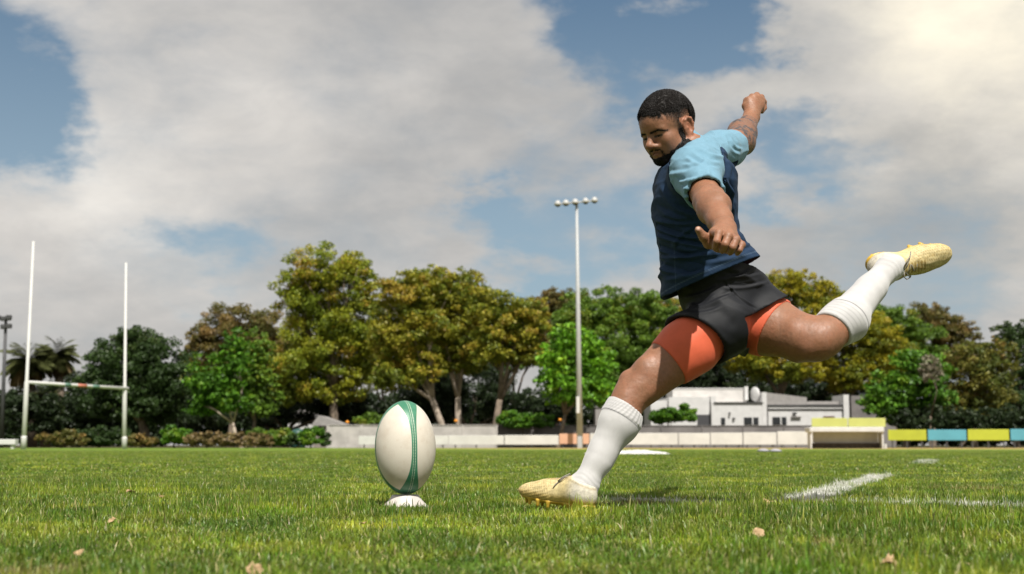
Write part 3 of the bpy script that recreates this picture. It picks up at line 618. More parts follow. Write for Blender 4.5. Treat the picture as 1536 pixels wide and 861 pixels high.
# ------------------------------------------------------------------ goal posts
pl, pr = ground_px(35.5, 60.0), ground_px(186.5, 65.0)
t = thing('rugby_goal', (pl + pr) / 2, 'white H-shaped rugby goal posts standing at the left', 'rugby goal')
topz = 9.35
def goal_post(p, h, lean):
    bm = bmesh.new(); tube(bm, [p + [0, 0, -.3], p + [lean * .32, 0, 3.0], p + [lean * .33, 0, 3.05], p + [lean, 0, h]], [.105, .10, .072, .052], 14); bm_obj('upright', bm, POST, t, smooth=True)
    bm = bmesh.new(); lathe(bm, [(.125, -.05), (.125, .5), (.11, .6)], 14, p); bm_obj('sleeve', bm, POST, t, smooth=True)
goal_post(pl, 9.4, .05); goal_post(pr, 9.1, -.22)
ca, cb = pl + np.array([0, 0, 3.0]), pr + np.array([0, 0, 2.93]); d = cb - ca
GRN = mat('green tape', (.10, .19, .15), .5); RED = mat('red tape', (.48, .16, .11), .5)
bm = bmesh.new(); tube(bm, [ca - d * .004, cb + d * .02], .075, 14); xb = bm_obj('crossbar', bm, POST, t, smooth=True)
for f0, f1, m in ((.36, .42, GRN), (.49, .58, RED), (.64, .71, GRN)):
    bm = bmesh.new(); tube(bm, [ca + d * f0, ca + d * f1], .079, 14); bm_obj('tape_band', bm, m, xb, smooth=True)

# ------------------------------------------------------------------ floodlights
Yf = 86.0; b = ground_px(870, Yf); tp = at(865, 304, Yf)
t = thing('floodlight_mast', b, 'tall pale floodlight pole with five lamps behind the kicking player', 'floodlight')
bm = bmesh.new(); tube(bm, [b - [0, 0, .2], b + (tp - b) * .5, tp], [.20, .15, .085], 14); bm_obj('pole', bm, STEEL, t, smooth=True)
bm = bmesh.new(); px_box(bm, 864.5, 595, 869.5, 620, Yf - .5, .32, .02); bm_obj('switch_cabinet', bm, WHITE, t)
bm = bmesh.new(); px_box(bm, 866, 655, 873.5, 690, Yf - .24, .5, .02); bm_obj('base_plate', bm, STEEL, t)
e0, e1 = at(833, 306.5, Yf - .6), at(896, 300.5, Yf + .6)
bm = bmesh.new(); tube(bm, [e0, e1], .05, 8); bm_obj('crossarm', bm, STEEL, t)
LAMP = mat('lamp housing', (.40, .40, .40), .4)
for x, y, r in ((836.5, 304.5, .21), (848.5, 302, .22), (862.5, 300.5, .22), (878, 299, .21), (891.5, 297.5, .21)):
    f = (x - 833) / 63.0; p = e0 + (e1 - e0) * f; p = p + np.array([0, -.12, .02]); bm = bmesh.new()
    lathe(bm, [(.06, .20), (.13, .16), (r, .02), (r + .02, -.1), (r - .02, -.13)], 18, p); lo = bm_obj('lamp', bm, LAMP, t, smooth=True)
    bm = bmesh.new(); lathe(bm, [(r - .05, -.135), (r * .6, -.2), (.03, -.23)], 18, p); bm_obj('lens', bm, DARK, lo, smooth=True)
Yg = 92.0; b = ground_px(2, Yg); tp = at(9, 476, Yg)
t = thing('floodlight_mast', b, 'dark floodlight mast cut by the left edge of the picture', 'floodlight')
bm = bmesh.new(); tube(bm, [b - [0, 0, .2], tp], [.16, .10], 10); bm_obj('pole', bm, DARK, t, smooth=True)
bm = bmesh.new(); q0, q1 = at(-6, 479, Yg), at(16, 480, Yg); tube(bm, [q0, q1], .05, 8); bm_obj('crossarm', bm, DARK, t)
for x, y in ((-4, 476), (5, 478), (13, 476), (5, 490), (13, 489)):
    p = at(x, y, Yg - .2); bm = bmesh.new(); box(bm, p - [.18, .12, .16], p + [.18, .2, .16], .04); lo = bm_obj('lamp', bm, DARK, t)
t = thing('bench', ground_px(8, 71), 'white slab bench at the left edge of the field', 'bench')
bm = bmesh.new(); px_box(bm, -12, 659, 22.5, 667, 71, .5, .02); bm_obj('seat', bm, WHITE, t)
for x in (-8, 16): bm = bmesh.new(); px_box(bm, x, 667.1, x + 3.5, 690, 71.1, .3, .01); bm_obj('leg', bm, WHITE, t)

# things lying on the grass farther off
rs = np.random.RandomState(8)
def crumpled(px0, px1, Y, h, name, label, cat, m, seed):
    a, b = at(px0, 680, Y), at(px1, 680, Y); nx, ny = 44, 14; V = []
    for j in range(ny):
        for i in range(nx):
            u, v = i / (nx - 1), j / (ny - 1); e = min(1, 4 * min(u, 1 - u)) ** .5 * min(1, 4 * min(v, 1 - v)) ** .6
            V.append((a[0] + (b[0] - a[0]) * u, Y - .5 + v * 1.0 + .15 * math.sin(u * 9), e * h))
    V = np.array(V); n_ = vnoise(V * np.array([4, 4, 0]) + seed, seed); V[:, 2] = V[:, 2] * (.75 + .6 * n_) + .012 + .02 * np.abs(vnoise(V * 14, 3)); V[:, 1] += .2 * vnoise(V * [2.2, 0, 0] + 3, 5)
    F = [(j * nx + i, j * nx + i + 1, (j + 1) * nx + i + 1, (j + 1) * nx + i) for j in range(ny - 1) for i in range(nx - 1)]
    o = mesh_obj(name, V, F, m); md = o.modifiers.new('thickness', 'SOLIDIFY'); md.thickness = .006; return tag(o, label, cat)
crumpled(876, 1003, 27.0, .075, 'sheet', 'crumpled white sheet lying on the grass behind the white sock', 'sheet', mat('white sheet', (.52, .515, .51), .8), 2)
for lb, px, py, Y in (('left one of two flat grey discs lying on the far grass', 1145, 679, 34), ('right one of two flat grey discs lying on the far grass', 1163, 679, 33)):
    p = ground_px(px, Y); bm = bmesh.new(); lathe(bm, [(.15, .0), (.16, .03), (.10, .06), (.04, .075)], 14, p + [0, 0, .03]); o = bm_obj('disc_marker', bm, mat('grey disc', (.3, .3, .33), .7), None, smooth=True); tag(o, lb, 'marker', 'grey discs on the grass')

# ------------------------------------------------------------------ rounded bodies: blended shapes turned into one skin
HM, HS = None, 1.0
class Body:
    """a blend of round cones and ellipsoids, meshed as one continuous surface"""
    def __init__(s): s.P = []
    def cone(s, a, b, ra, rb, k=.02, mode='add', flat=None, shift=0.0):
        a, b = np.asarray(a, np.float32), np.asarray(b, np.float32); ba = b - a; L2 = float(ba @ ba) + 1e-9
        fn = None if flat is None else (np.asarray(flat[0], np.float32) / np.linalg.norm(flat[0]), flat[1])
        def f(p):
            q = p - a
            if fn is not None: q = q + fn[0] * ((q @ fn[0]) * (1 / fn[1] - 1))[..., None]
            t = np.clip((q @ ba) / L2, 0, 1); d = np.linalg.norm(q - t[..., None] * ba, axis=-1) - (ra + (rb - ra) * t)
            return d * (fn[1] ** .5 if fn is not None else 1)
        s.P.append((f, (a + b) / 2, L2 ** .5 / 2 + max(ra, rb), k, mode)); return s
    def ell(s, c, r, M=None, k=.02, mode='add'):
        c = np.asarray(c, np.float32); r = np.asarray(r, np.float32) * (HS if (M is not None and M is HM) else 1.0); M = np.eye(3, dtype=np.float32) if M is None else np.asarray(M, np.float32)
        def f(p):
            q = (p - c) @ M; k0 = np.linalg.norm(q / r, axis=-1); k1 = np.linalg.norm(q / (r * r), axis=-1)
            return k0 * (k0 - 1) / np.maximum(k1, 1e-6)
        s.P.append((f, c, float(r.max()), k, mode)); return s
    def chain(s, pts, rad, k=.012, **kw):
        for i in range(len(pts) - 1): s.cone(pts[i], pts[i + 1], rad[i], rad[i + 1], k, **kw)
        return s
    def hcone(s, a, b, ra, rb, *k, **kw): return s.cone(a, b, ra * HS, rb * HS, *k, **kw)
    def hchain(s, pts, rad, k=.012): return s.chain(pts, [q * HS for q in rad], k)
    def fun(s, f, c, rad, k=.0, mode='cut'):
        s.P.append((f, np.asarray(c, np.float32), rad, k, mode)); return s
    def plane(s, pt, n, k=.0):
        """keep only what lies behind the plane"""
        n = np.asarray(n, np.float32) / np.linalg.norm(n); pt = np.asarray(pt, np.float32)
        s.P.append((lambda p: (p - pt) @ n, pt, 1e3, k, 'and')); return s
    def shell(s, th): s.P.append((th, np.zeros(3, np.float32), 1e3, 0, 'shell')); return s
    def val(s, X, cen, rb):
        d = np.full(X.shape[:2], .6, np.float32)
        for f, c, r, k, mode in s.P:
            if mode == 'shell': d = np.maximum(d, -(d + f)); continue
            sel = np.linalg.norm(cen - c, axis=1) < r + rb + k + .03
            if not sel.any(): continue
            v = f(X[sel]).astype(np.float32); e = d[sel]
            if mode == 'add':
                if k > 0: h = np.maximum(k - np.abs(e - v), 0) / k; e = np.minimum(e, v) - h * h * k * .25
                else: e = np.minimum(e, v)
            else:
                if mode == 'sub': v = -v
                if k > 0: h = np.maximum(k - np.abs(e - v), 0) / k; e = np.maximum(e, v) + h * h * k * .25
                else: e = np.maximum(e, v)
            d[sel] = e
        return d
    def bounds(s):
        cs = [(c - r, c + r) for f, c, r, k, m in s.P if m == 'add']
        return np.min([a for a, b in cs], 0) - .02, np.max([b for a, b in cs], 0) + .02
    def mesh(s, h, n=8):
        lo, hi = s.bounds(); S = h * n; nb = np.ceil((hi - lo) / S).astype(int)
        B = np.stack(np.meshgrid(*[np.arange(k) for k in nb], indexing='ij'), -1).reshape(-1, 3)
        cen = (lo + (B + .5) * S).astype(np.float32)
        d = s.val(cen[:, None, :], cen, 0.05)[:, 0]; keep = np.abs(d) < S * 1.35
        # neighbours of candidates where the sign may change in thin shells
        B, cen = B[keep], cen[keep]
        g = np.arange(n + 1, dtype=np.float32) * h; off = np.stack(np.meshgrid(g, g, g, indexing='ij'), -1).reshape(-1, 3)
        out = []
        for i in range(0, len(B), 1500):
            c_ = cen[i:i + 1500]; X = (lo + B[i:i + 1500] * S).astype(np.float32)[:, None, :] + off[None]
            out.append(s.val(X, c_, S * .87))
        v = np.concatenate(out).reshape(-1, n + 1, n + 1, n + 1)
        cor = [(a, b, c) for a in (0, 1) for b in (0, 1) for c in (0, 1)]
        cv = np.stack([v[:, a:n + a, b:n + b, c:n + c] for a, b, c in cor], -1)
        ins = cv < 0; m = ins.any(-1) & ~ins.all(-1); bi, ci, cj, ck = np.nonzero(m); cv = cv[m]
        ijk = B[bi] * n + np.stack([ci, cj, ck], 1) + 2
        acc = np.zeros((len(ijk), 3)); cnt = np.zeros(len(ijk)); co = np.array(cor, float)
        for x in range(8):
            for y in range(x + 1, 8):
                if np.abs(co[x] - co[y]).sum() != 1: continue
                a, b = cv[:, x], cv[:, y]; c_ = (a < 0) != (b < 0); t = np.where(c_, a / np.where(c_, a - b, 1), 0)
                acc[c_] += (co[x] + (co[y] - co[x]) * t[:, None])[c_]; cnt += c_
        V = lo + (ijk - 2 + acc / cnt[:, None]) * h
        key = lambda q: q[:, 0].astype(np.int64) + (q[:, 1].astype(np.int64) << 20) + (q[:, 2].astype(np.int64) << 40)
        K = key(ijk); o = np.argsort(K); Ks = K[o]
        def find(q):
            kq = key(q); p = np.minimum(np.searchsorted(Ks, kq), len(Ks) - 1); return np.where(Ks[p] == kq, o[p], -1)
        Fs = []
        for ax, (u, w_) in enumerate(((1, 2), (2, 0), (0, 1))):
            e1 = cor.index(tuple(1 if q == ax else 0 for q in range(3)))
            sc = (cv[:, 0] < 0) != (cv[:, e1] < 0); idx = np.nonzero(sc)[0]; eu = np.zeros(3, int); eu[u] = 1; ew = np.zeros(3, int); ew[w_] = 1
            q = ijk[idx]; F = np.stack([idx, find(q - eu), find(q - eu - ew), find(q - ew)], 1)
            flip = cv[idx, 0] >= 0; F[flip] = F[flip][:, ::-1]; Fs.append(F[(F >= 0).all(1)])
        return V, np.concatenate(Fs)
def normals(V, F):
    n = np.cross(V[F[:, 2]] - V[F[:, 0]], V[F[:, 3]] - V[F[:, 1]]); N = np.zeros_like(V)
    for k in range(4): np.add.at(N, F[:, k], n)
    return N / np.maximum(np.linalg.norm(N, axis=1), 1e-12)[:, None]
def relax(V, F, it=1, lam=.5):
    for _ in range(it):
        S = np.zeros_like(V); c = np.zeros(len(V))
        for a, b in ((0, 1), (1, 2), (2, 3), (3, 0)):
            np.add.at(S, F[:, a], V[F[:, b]]); np.add.at(S, F[:, b], V[F[:, a]]); np.add.at(c, F[:, a], 1); np.add.at(c, F[:, b], 1)
        V = V + lam * (S / np.maximum(c, 1)[:, None] - V)
    return V
def unit(v): v = np.asarray(v, float); return v / np.linalg.norm(v)
def folds(V, N, lst, facing=-.15):
    """cloth folds: ridges drawn over the side that faces the pitch's near side"""
    px, py = proj(V); f = N[:, 1] < facing; d = np.zeros(len(V))
    for x0, y0, x1, y1, wd, hh in lst:
        ax, ay = x1 - x0, y1 - y0; L = math.hypot(ax, ay); t = ((px - x0) * ax + (py - y0) * ay) / L ** 2
        bow = 3.0 * np.sin(np.clip(t, 0, 1) * np.pi)
        s_ = ((px - x0) * ay - (py - y0) * ax) / L + bow; e = np.clip(np.minimum(t, 1 - t) * 4 + .35, 0, 1); e = np.where((t < -.1) | (t > 1.1), 0, e)
        d += hh * e * (np.exp(-(s_ / wd) ** 2) - .75 * np.exp(-((s_ - wd * 1.6) / wd) ** 2))
    return V + N * (d * f)[:, None]

# ------------------------------------------------------------------ ball and tee
a_, b_ = .1420, .0925
bc = at(608, 671, 4.08)
nu, nv = 120, 90; th = np.linspace(0, 2 * np.pi, nu, endpoint=False); ph = np.linspace(-np.pi / 2, np.pi / 2, nv)
V, col = [], []; CREAM = np.array([.57, .525, .45]); GREEN = np.array([.045, .25, .13])
SEAMS = [R_(22), R_(-74), R_(113), R_(202)]
for p in ph:
    for t_ in th:
        r = b_ * math.cos(p) ** 1.05 if abs(p) < 1.57 else 0.0; z = a_ * math.sin(p)
        dd = min((abs((t_ - s_ + math.pi) % (2 * math.pi) - math.pi) for s_ in SEAMS)); arc = dd * max(r, .004); rr = r - .0011 * math.exp(-(arc / .0022) ** 2)
        V.append((rr * math.sin(t_), -rr * math.cos(t_), z))
F = [(j * nu + i, j * nu + (i + 1) % nu, (j + 1) * nu + (i + 1) % nu, (j + 1) * nu + i) for j in range(nv - 1) for i in range(nu)]
def ball_mat():
    m = bpy.data.materials.new('ball rubber'); m.use_nodes = True; t = NT(m.node_tree); P = t.n('ShaderNodeTexCoord').outputs['Object']
    s = t.n('ShaderNodeSeparateXYZ'); t.l(P, s.inputs[0]); ang = t.math('ARCTAN2', s.outputs[0], t.math('MULTIPLY', s.outputs[1], -1.0)); r = t.math('SQRT', t.math('ADD', t.math('POWER', s.outputs[0], 2.0), t.math('POWER', s.outputs[1], 2.0)))
    zn = t.math('ABSOLUTE', t.math('DIVIDE', s.outputs[2], a_)); wid = t.math('ADD', t.math('MULTIPLY', t.math('POWER', zn, 3.2), .032), .0085)
    g = None; stt = None
    for sa in SEAMS:
        dd = t.math('ABSOLUTE', t.math('SUBTRACT', t.math('PINGPONG', t.math('ADD', t.math('SUBTRACT', ang, sa), 4 * math.pi), math.pi), 0.0))
        arc = t.math('MULTIPLY', dd, r); k = t.smooth(t.math('SUBTRACT', arc, wid), -.0006, .0006, 1.0, 0.0); g = k if g is None else t.math('MAXIMUM', g, k)
        q = t.math('MULTIPLY', t.smooth(t.math('ABSOLUTE', t.math('SUBTRACT', arc, .0030)), .0005, .0011, 1.0, 0.0), t.math('GREATER_THAN', t.math('FRACT', t.math('MULTIPLY', s.outputs[2], 220.0)), .38))
        stt = q if stt is None else t.math('MAXIMUM', stt, q)
        gr = t.smooth(arc, .0002, .0009, 1.0, 0.0); stt2 = gr if sa == SEAMS[0] else t.math('MAXIMUM', stt2, gr)
    nz = t.noise(P, 22.0, 6, .65); nz2 = t.noise(P, 90.0, 4, .6)
    cr = t.mix(t.smooth(nz, .42, .75, 0, .55), (*CREAM, 1), (.46, .39, .31, 1)); cr = t.mix(t.smooth(nz2, .62, .75, 0, .3), cr, (.42, .33, .22, 1))
    cr = t.mix(t.smooth(s.outputs[2], -.05, -.13, 0, .3), cr, (.50, .36, .26, 1))
    gn = t.mix(t.smooth(nz, .35, .7), (.028, .15, .085, 1), (.06, .22, .13, 1))
    c = t.mix(g, cr, gn); c = t.mix(t.math('MULTIPLY', stt2, .75), c, (.01, .06, .03, 1)); c = t.mix(t.math('MULTIPLY', stt, .8), c, (.66, .68, .55, 1))
    b = t.n('ShaderNodeBsdfPrincipled'); t.l(c, b.inputs['Base Color']); b.inputs['Roughness'].default_value = .42
    vo = t.n('ShaderNodeTexVoronoi'); vo.inputs['Scale'].default_value = 420; t.l(P, vo.inputs['Vector'])
    bn = t.n('ShaderNodeBump'); bn.inputs['Strength'].default_value = .35; bn.inputs['Distance'].default_value = .0006; bn.invert = True; t.l(vo.outputs['Distance'], bn.inputs['Height']); t.l(bn.outputs[0], b.inputs['Normal'])
    o = t.n('ShaderNodeOutputMaterial'); t.l(b.outputs[0], o.inputs[0]); return m
ball = mesh_obj('rugby_ball', V, F, ball_mat()); ball.location = bc; ball.rotation_euler = (R_(-3), R_(-2.0), 0)
tag(ball, 'cream rugby ball with green seam stripes standing upright on a white tee', 'rugby ball')
tb = at(608, 764, 4.08); tb[2] = 0.0; zt = bc[2] - a_ * .975
bm = bmesh.new(); lathe(bm, [(.071, -.01), (.0715, .008), (.069, .012), (.062, .018), (.050, .030), (.042, zt - .008), (.039, zt - .004), (.034, zt - .010), (.005, zt - .022)], 48, tb)
tee = bm_obj('kicking_tee', bm, mat('white tee plastic', (.60, .55, .51), .5, .25, 30.0, bump=.2, bscale=120), None, smooth=True); tag(tee, 'white flared kicking tee under the rugby ball', 'kicking tee')

# ------------------------------------------------------------------ the kicker
f32 = np.float32
J = dict(pelvis=at(1078, 436, 4.15), hipL=at(1085, 486, 4.05), hipR=at(1098, 463, 4.23), kneeL=at(951, 585, 4.00), ankL=at(876, 730, 3.93),
         kneeR=at(1226, 516, 4.00), ankR=at(1334, 402, 4.22), shL=at(1042, 259, 3.92), elL=at(1064, 302, 3.66), wrL=at(1087, 343, 3.47),
         shR=at(1077, 229, 4.23), elR=at(1109, 211, 4.44), wrR=at(1127, 176, 4.60), neck=at(1043, 236, 4.075), chest=at(1043, 295, 4.085), waist=at(1052, 365, 4.11))
CF = unit(np.array([-.97, .20, .06]))                         # which way the chest faces
# head frame
psi, pit = R_(36), R_(24)
fh = np.array([-math.cos(psi), -math.sin(psi), 0]); HF = fh * math.cos(pit) + np.array([0, 0, -math.sin(pit)]); HU = fh * math.sin(pit) + np.array([0, 0, math.cos(pit)]); HL = np.cross(HU, HF)
HO = at(1004, 198, 4.07); HM = np.stack([HF, HL, HU], 1)       # columns: forward, left, up
HS = .91
zf = lambda z: -.03 + (z + .03) * .68 if z < -.03 else (.03 + (z - .03) * 1.16 if z > .03 else z)
def zi(z): return np.where(z < -.03, -.03 + (z + .03) / .68, np.where(z > .03, .03 + (z - .03) / 1.16, z))
hp = lambda x, y, z: HO + HM @ (np.array([x, y, zf(z)]) * HS)
def head_local(V):
    q = (V - HO) @ HM / HS; q[:, 2] = zi(q[:, 2]); return q

S = Body()
# torso (under the shirt)
S.ell(J['chest'], (.098, .142, .19), np.stack([CF, np.cross([0, 0, 1], CF), [0, 0, 1]], 1), .05); S.ell(J['waist'], (.085, .125, .15), None, .06); S.ell(J['pelvis'], (.10, .13, .11), None, .05)
S.cone(J['chest'] + [0, 0, .04], J['shL'], .06, .05, .05); S.cone(J['chest'] + [0, 0, .04], J['shR'], .06, .045, .05)
# legs
def leg(B, hip, knee, ank, off=0.0, upto=1.0, calf=True, k=.03, fat=1.0, shin=1.0):
    ax = unit(knee - hip); fr = knee - (hip + ank) / 2; fr = unit(fr - ax * (fr @ ax)); sh = ank - knee; sx = unit(sh); back = -(fr - sx * (fr @ sx)); back = unit(back)
    m1 = hip + (knee - hip) * .42
    B.cone(hip, m1 + fr * .012, (.093 + off) * fat, (.083 + off) * fat, k); B.cone(m1 + fr * .012, knee - ax * .035, (.083 + off) * fat, (.060 + off) * fat, k)
    if calf:
        B.cone(hip + (knee - hip) * .30 + fr * .035, hip + (knee - hip) * .80 + fr * .020, (.050 + off) * fat, (.036 + off) * fat, .05)      # quads
        B.cone(hip + (knee - hip) * .35 - fr * .035, hip + (knee - hip) * .92 - fr * .028, (.048 + off) * fat, (.026 + off) * fat, .05)      # hamstring
        B.cone(knee - ax * .06, knee + sx * .035, (.057 + off) * fat, (.055 + off) * fat, .03); B.ell(knee + fr * .036 + sx * .004 - ax * .006, (.026 + off, .026 + off, .030 + off), None, .018)
        lat = np.cross(ax, fr)
        for sg in (1, -1): B.ell(knee - ax * .062 + fr * .026 + lat * .030 * sg, (.024 + off, .024 + off, .034 + off), None, .022); B.cone(knee - ax * .10 - fr * .030 + lat * .030 * sg, knee + sx * .02 - fr * .030 + lat * .026 * sg, .012 + off, .009 + off, .02)
        B.cone(knee + fr * .030 + sx * .03, knee + sx * .075 + fr * .020, .014 + off, .010 + off, .02)
    return ax, fr, sx, back
def shin(B, knee, ank, fr, sx, back, off=0.0, k=.03, fat=1.0):
    bo = 1.0 if fat > .95 else .45; L = np.linalg.norm(ank - knee); c = knee + sx * L * .30 + back * .014 * bo
    B.cone(knee + sx * .01, c, (.048 + off) * fat, (.056 + off) * fat, k); B.cone(c, knee + sx * L * .72 + back * .006, (.056 + off) * fat, (.038 + off) * fat, k)
    B.cone(knee + sx * L * .70, ank, (.037 + off) * fat, .0345 + off, k); B.ell(c + back * .018 * bo + sx * .02, ((.040 + off) * fat,) * 3, None, .04)
    B.cone(knee + sx * .03 + fr * .012, knee + sx * L * .6 + fr * .006, (.036 + off) * fat, (.030 + off) * fat, .03)
FATL, FATR = .84, 1.05
LL = leg(S, J['hipL'], J['kneeL'], J['ankL'], fat=FATL); LR = leg(S, J['hipR'], J['kneeR'], J['ankR'], fat=FATR)
shin(S, J['kneeL'], J['ankL'], LL[1], LL[2], LL[3], -.003, fat=.87); shin(S, J['kneeR'], J['ankR'], LR[1], LR[2], LR[3], -.003, fat=1.05)
# left arm, reaching towards the near side
S.ell(J['shL'], (.062, .062, .062), None, .04); m = J['shL'] + (J['elL'] - J['shL']) * .5
S.cone(J['shL'], m, .054, .049, .03); S.cone(m, J['elL'], .049, .038, .03)
fa = J['wrL'] - J['elL']; fax = unit(fa); S.cone(J['elL'], J['elL'] + fa * .28, .039, .042, .025); S.cone(J['elL'] + fa * .28, J['elL'] + fa * .72, .042, .032, .025)
S.cone(J['elL'] + fa * .7, J['wrL'], .032, .027, .02); S.ell(J['elL'] + fa * .25 + np.array([.016, 0, .012]), (.027, .05, .026), None, .02); S.ell(J['elL'] + np.array([-.018, -.004, -.006]), (.022, .024, .022), None, .02)
S.cone(J['elL'] + fa * .02 + np.array([.018, -.01, .020]), J['elL'] + fa * .55 + np.array([.010, -.01, .014]), .020, .012, .014); S.cone(J['elL'] + fa * .05 + np.array([-.022, -.015, .010]), J['elL'] + fa * .6 + np.array([-.010, -.01, .010]), .018, .011, .014)
S.cone(J['elL'] + fa * .55 + np.array([.004, -.02, .012]), J['wrL'] + np.array([.002, -.014, .010]), .007, .006, .010)
# right arm, swung back and up
S.ell(J['shR'], (.06, .06, .06), None, .04); S.cone(J['shR'], J['elR'], .055, .045, .03); fb = J['wrR'] - J['elR']
S.cone(J['elR'], J['elR'] + fb * .3, .046, .043, .03); S.cone(J['elR'] + fb * .3, J['wrR'], .042, .027, .03); S.ell(J['elR'] + fb * .3 + np.array([-.016, 0, .006]), (.034, .045, .036), None, .02); S.ell(J['elR'] + fb * .12 + np.array([.016, 0, -.022]), (.03, .035, .034), None, .02)
# neck
S.cone(J['neck'] + [0, 0, -.02], hp(-.020, 0, -.050), .055, .053, .03); S.cone(J['neck'] + [.01, -.02, -.01], J['shL'] + [0, 0, -.005], .032, .034, .03); S.cone(J['neck'] + [.01, .02, -.01], J['shR'] + [0, 0, -.01], .032, .034, .03)
S.cone(hp(-.02, .062, -.05), J['neck'] + np.array([-.03, -.03, -.03]), .016, .018, .025)
# head
S.ell(hp(-.010, 0, .042), (.098, .076, .094), HM, .02); S.ell(hp(.036, 0, .040), (.060, .064, .060), HM, .025); S.ell(hp(.032, 0, -.032), (.052, .056, .054), HM, .025)
S.hcone(hp(-.004, .052, -.040), hp(.018, .050, -.072), .018, .018, .02); S.hcone(hp(-.004, -.052, -.040), hp(.018, -.050, -.072), .018, .018, .02)
for sg in (1, -1):
    S.hcone(hp(.018, .050 * sg, -.070), hp(.065, .016 * sg, -.098), .018, .017, .02)
    S.hcone(hp(.083, .010 * sg, .024), hp(.070, .046 * sg, .023), .012, .010, .012)
    S.ell(hp(.060, .044 * sg, -.012), (.020, .018, .017), HM, .025); S.ell(hp(.048, .041 * sg, -.040), (.026, .018, .026), HM, .03)
    S.ell(hp(.102, .032 * sg, .009), (.020, .021, .0110), HM, .014, 'sub')
    S.ell(hp(.070, .032 * sg, .008), (.0165, .0175, .0150), HM, .006)                # eyelids over the lowered eyes
    S.ell(hp(.087, .032 * sg, .0035), (.0055, .0125, .0021), HM, .002, 'sub')
    S.hcone(hp(.075, .016 * sg, -.005), hp(.070, .046 * sg, -.003), .008, .007, .010)
S.ell(hp(.070, 0, -.096), (.022, .025, .015), HM, .02)
S.hcone(hp(.085, 0, .016), hp(.107, 0, -.017), .0085, .0120, .012); S.ell(hp(.109, 0, -.020), (.0125, .0125, .0115), HM, .008)
for sg in (1, -1):
    S.ell(hp(.096, .0140 * sg, -.025), (.012, .0090, .0085), HM, .006); S.ell(hp(.100, .0080 * sg, -.0330), (.006, .0042, .004), HM, .003, 'sub')
    S.hcone(hp(.084, .024 * sg, -.034), hp(.074, .030 * sg, -.058), .008, .008, .014)
S.ell(hp(.079, 0, -.056), (.016, .026, .018), HM, .012)
for sg in (1, -1):
    S.hcone(hp(.0915, 0, -.0525), hp(.079, .022 * sg, -.0620), .0050, .0032, .003); S.hcone(hp(.0900, 0, -.0650), hp(.078, .020 * sg, -.0670), .0058, .0034, .003)
S.hcone(hp(.0985, -.001, -.0590), hp(.083, .024, -.0650), .0016, .0014, .003, 'sub'); S.hcone(hp(.0985, .001, -.0590), hp(.083, -.024, -.0650), .0016, .0014, .003, 'sub')
# ears
for sg in (1, -1):
    ep = lambda x, y, z: hp(x * .86 - .011 + (y * -.35), (.0745 + y * .9) * sg, z)
    S.ell(ep(.0, .004, -.002), (.019, .007, .029), HM, .010)
    S.hchain([ep(.012, .004, .008), ep(.010, .009, .024), ep(-.002, .012, .031), ep(-.015, .014, .024), ep(-.019, .014, .006), ep(-.013, .012, -.012), ep(-.003, .008, -.026)], [.0042, .0044, .0046, .0048, .0048, .0045, .0055], .004)
    S.ell(ep(.001, .014, -.002), (.009, .007, .014), HM, .005, 'sub'); S.ell(ep(.009, .010, -.004), (.004, .004, .006), HM, .003)

# left hand: palm down, fingers bent, thumb out
def hand(B, wr, palm, fingers, thumb, rad=.0098):
    for a, b, ra, rb in palm: B.cone(a, b, ra, rb, .012)
    for j, fg in enumerate(fingers):
        r = rad * (1.0, 1.04, 1.0, .88)[j]; B.chain(fg, [r * 1.12, r * 1.02, r * .94, r * .80], .0025)
        for q in fg[1:2]: B.ell(q, (r * 1.13,) * 3, None, .004)
    B.chain(thumb, [rad * 1.7, rad * 1.3, rad * 1.12, rad * .9], .008)
w_ = J['wrL']
mc = [at(1071, 349, 3.415), at(1083, 350, 3.405), at(1095, 354, 3.41), at(1104, 360, 3.425)]
pi_ = [at(1078, 350, 3.352), at(1092.5, 354.5, 3.345), at(1104, 360, 3.352), at(1112.5, 367, 3.372)]
di = [at(1075, 362, 3.338), at(1087.5, 366.5, 3.333), at(1099, 371, 3.34), at(1109, 375, 3.362)]
ti = [at(1072.5, 371.5, 3.350), at(1083.5, 376, 3.352), at(1095.5, 379, 3.360), at(1106, 380, 3.380)]
hand(S, w_, [(w_, mc[0], .026, .014), (w_, mc[1], .026, .015), (w_, mc[2], .026, .015), (w_, mc[3], .024, .013), (at(1084, 362, 3.455), at(1095, 373, 3.42), .022, .0135), (at(1078, 360, 3.46), at(1077, 369, 3.42), .022, .015), (at(1077, 369, 3.42), at(1094, 374, 3.41), .014, .012)],
     [[mc[i], pi_[i], di[i], ti[i]] for i in range(4)], [at(1074, 365, 3.455), at(1063, 365, 3.43), at(1055, 355, 3.415), at(1047.5, 344.5, 3.405)], .0102)
# right hand: closed fist
w_ = J['wrR']; hY = 4.62
mc = [at(1123, 151, hY), at(1130, 147, hY + .012), at(1137, 147, hY + .026), at(1143, 151, hY + .04)]
pi_ = [at(1128, 145, hY + .03), at(1135, 143, hY + .045), at(1142, 146, hY + .055), at(1146, 153, hY + .06)]
di = [at(1136, 151, hY + .05), at(1140, 151, hY + .06), at(1145, 156, hY + .065), at(1147, 162, hY + .06)]
ti = [at(1136, 158, hY + .03), at(1140, 160, hY + .04), at(1143, 164, hY + .045), at(1143, 168, hY + .045)]
hand(S, w_, [(w_, mc[0], .023, .015), (w_, mc[1], .024, .016), (w_, mc[2], .024, .015), (w_, mc[3], .022, .014), (at(1128, 165, hY + .01), at(1138, 160, hY + .03), .022, .02)],
     [[mc[i], pi_[i], di[i], ti[i]] for i in range(4)], [at(1124, 166, hY - .01), at(1118.5, 159, hY), at(1120, 151.5, hY + .01), at(1127, 147.5, hY + .02)], .0100)

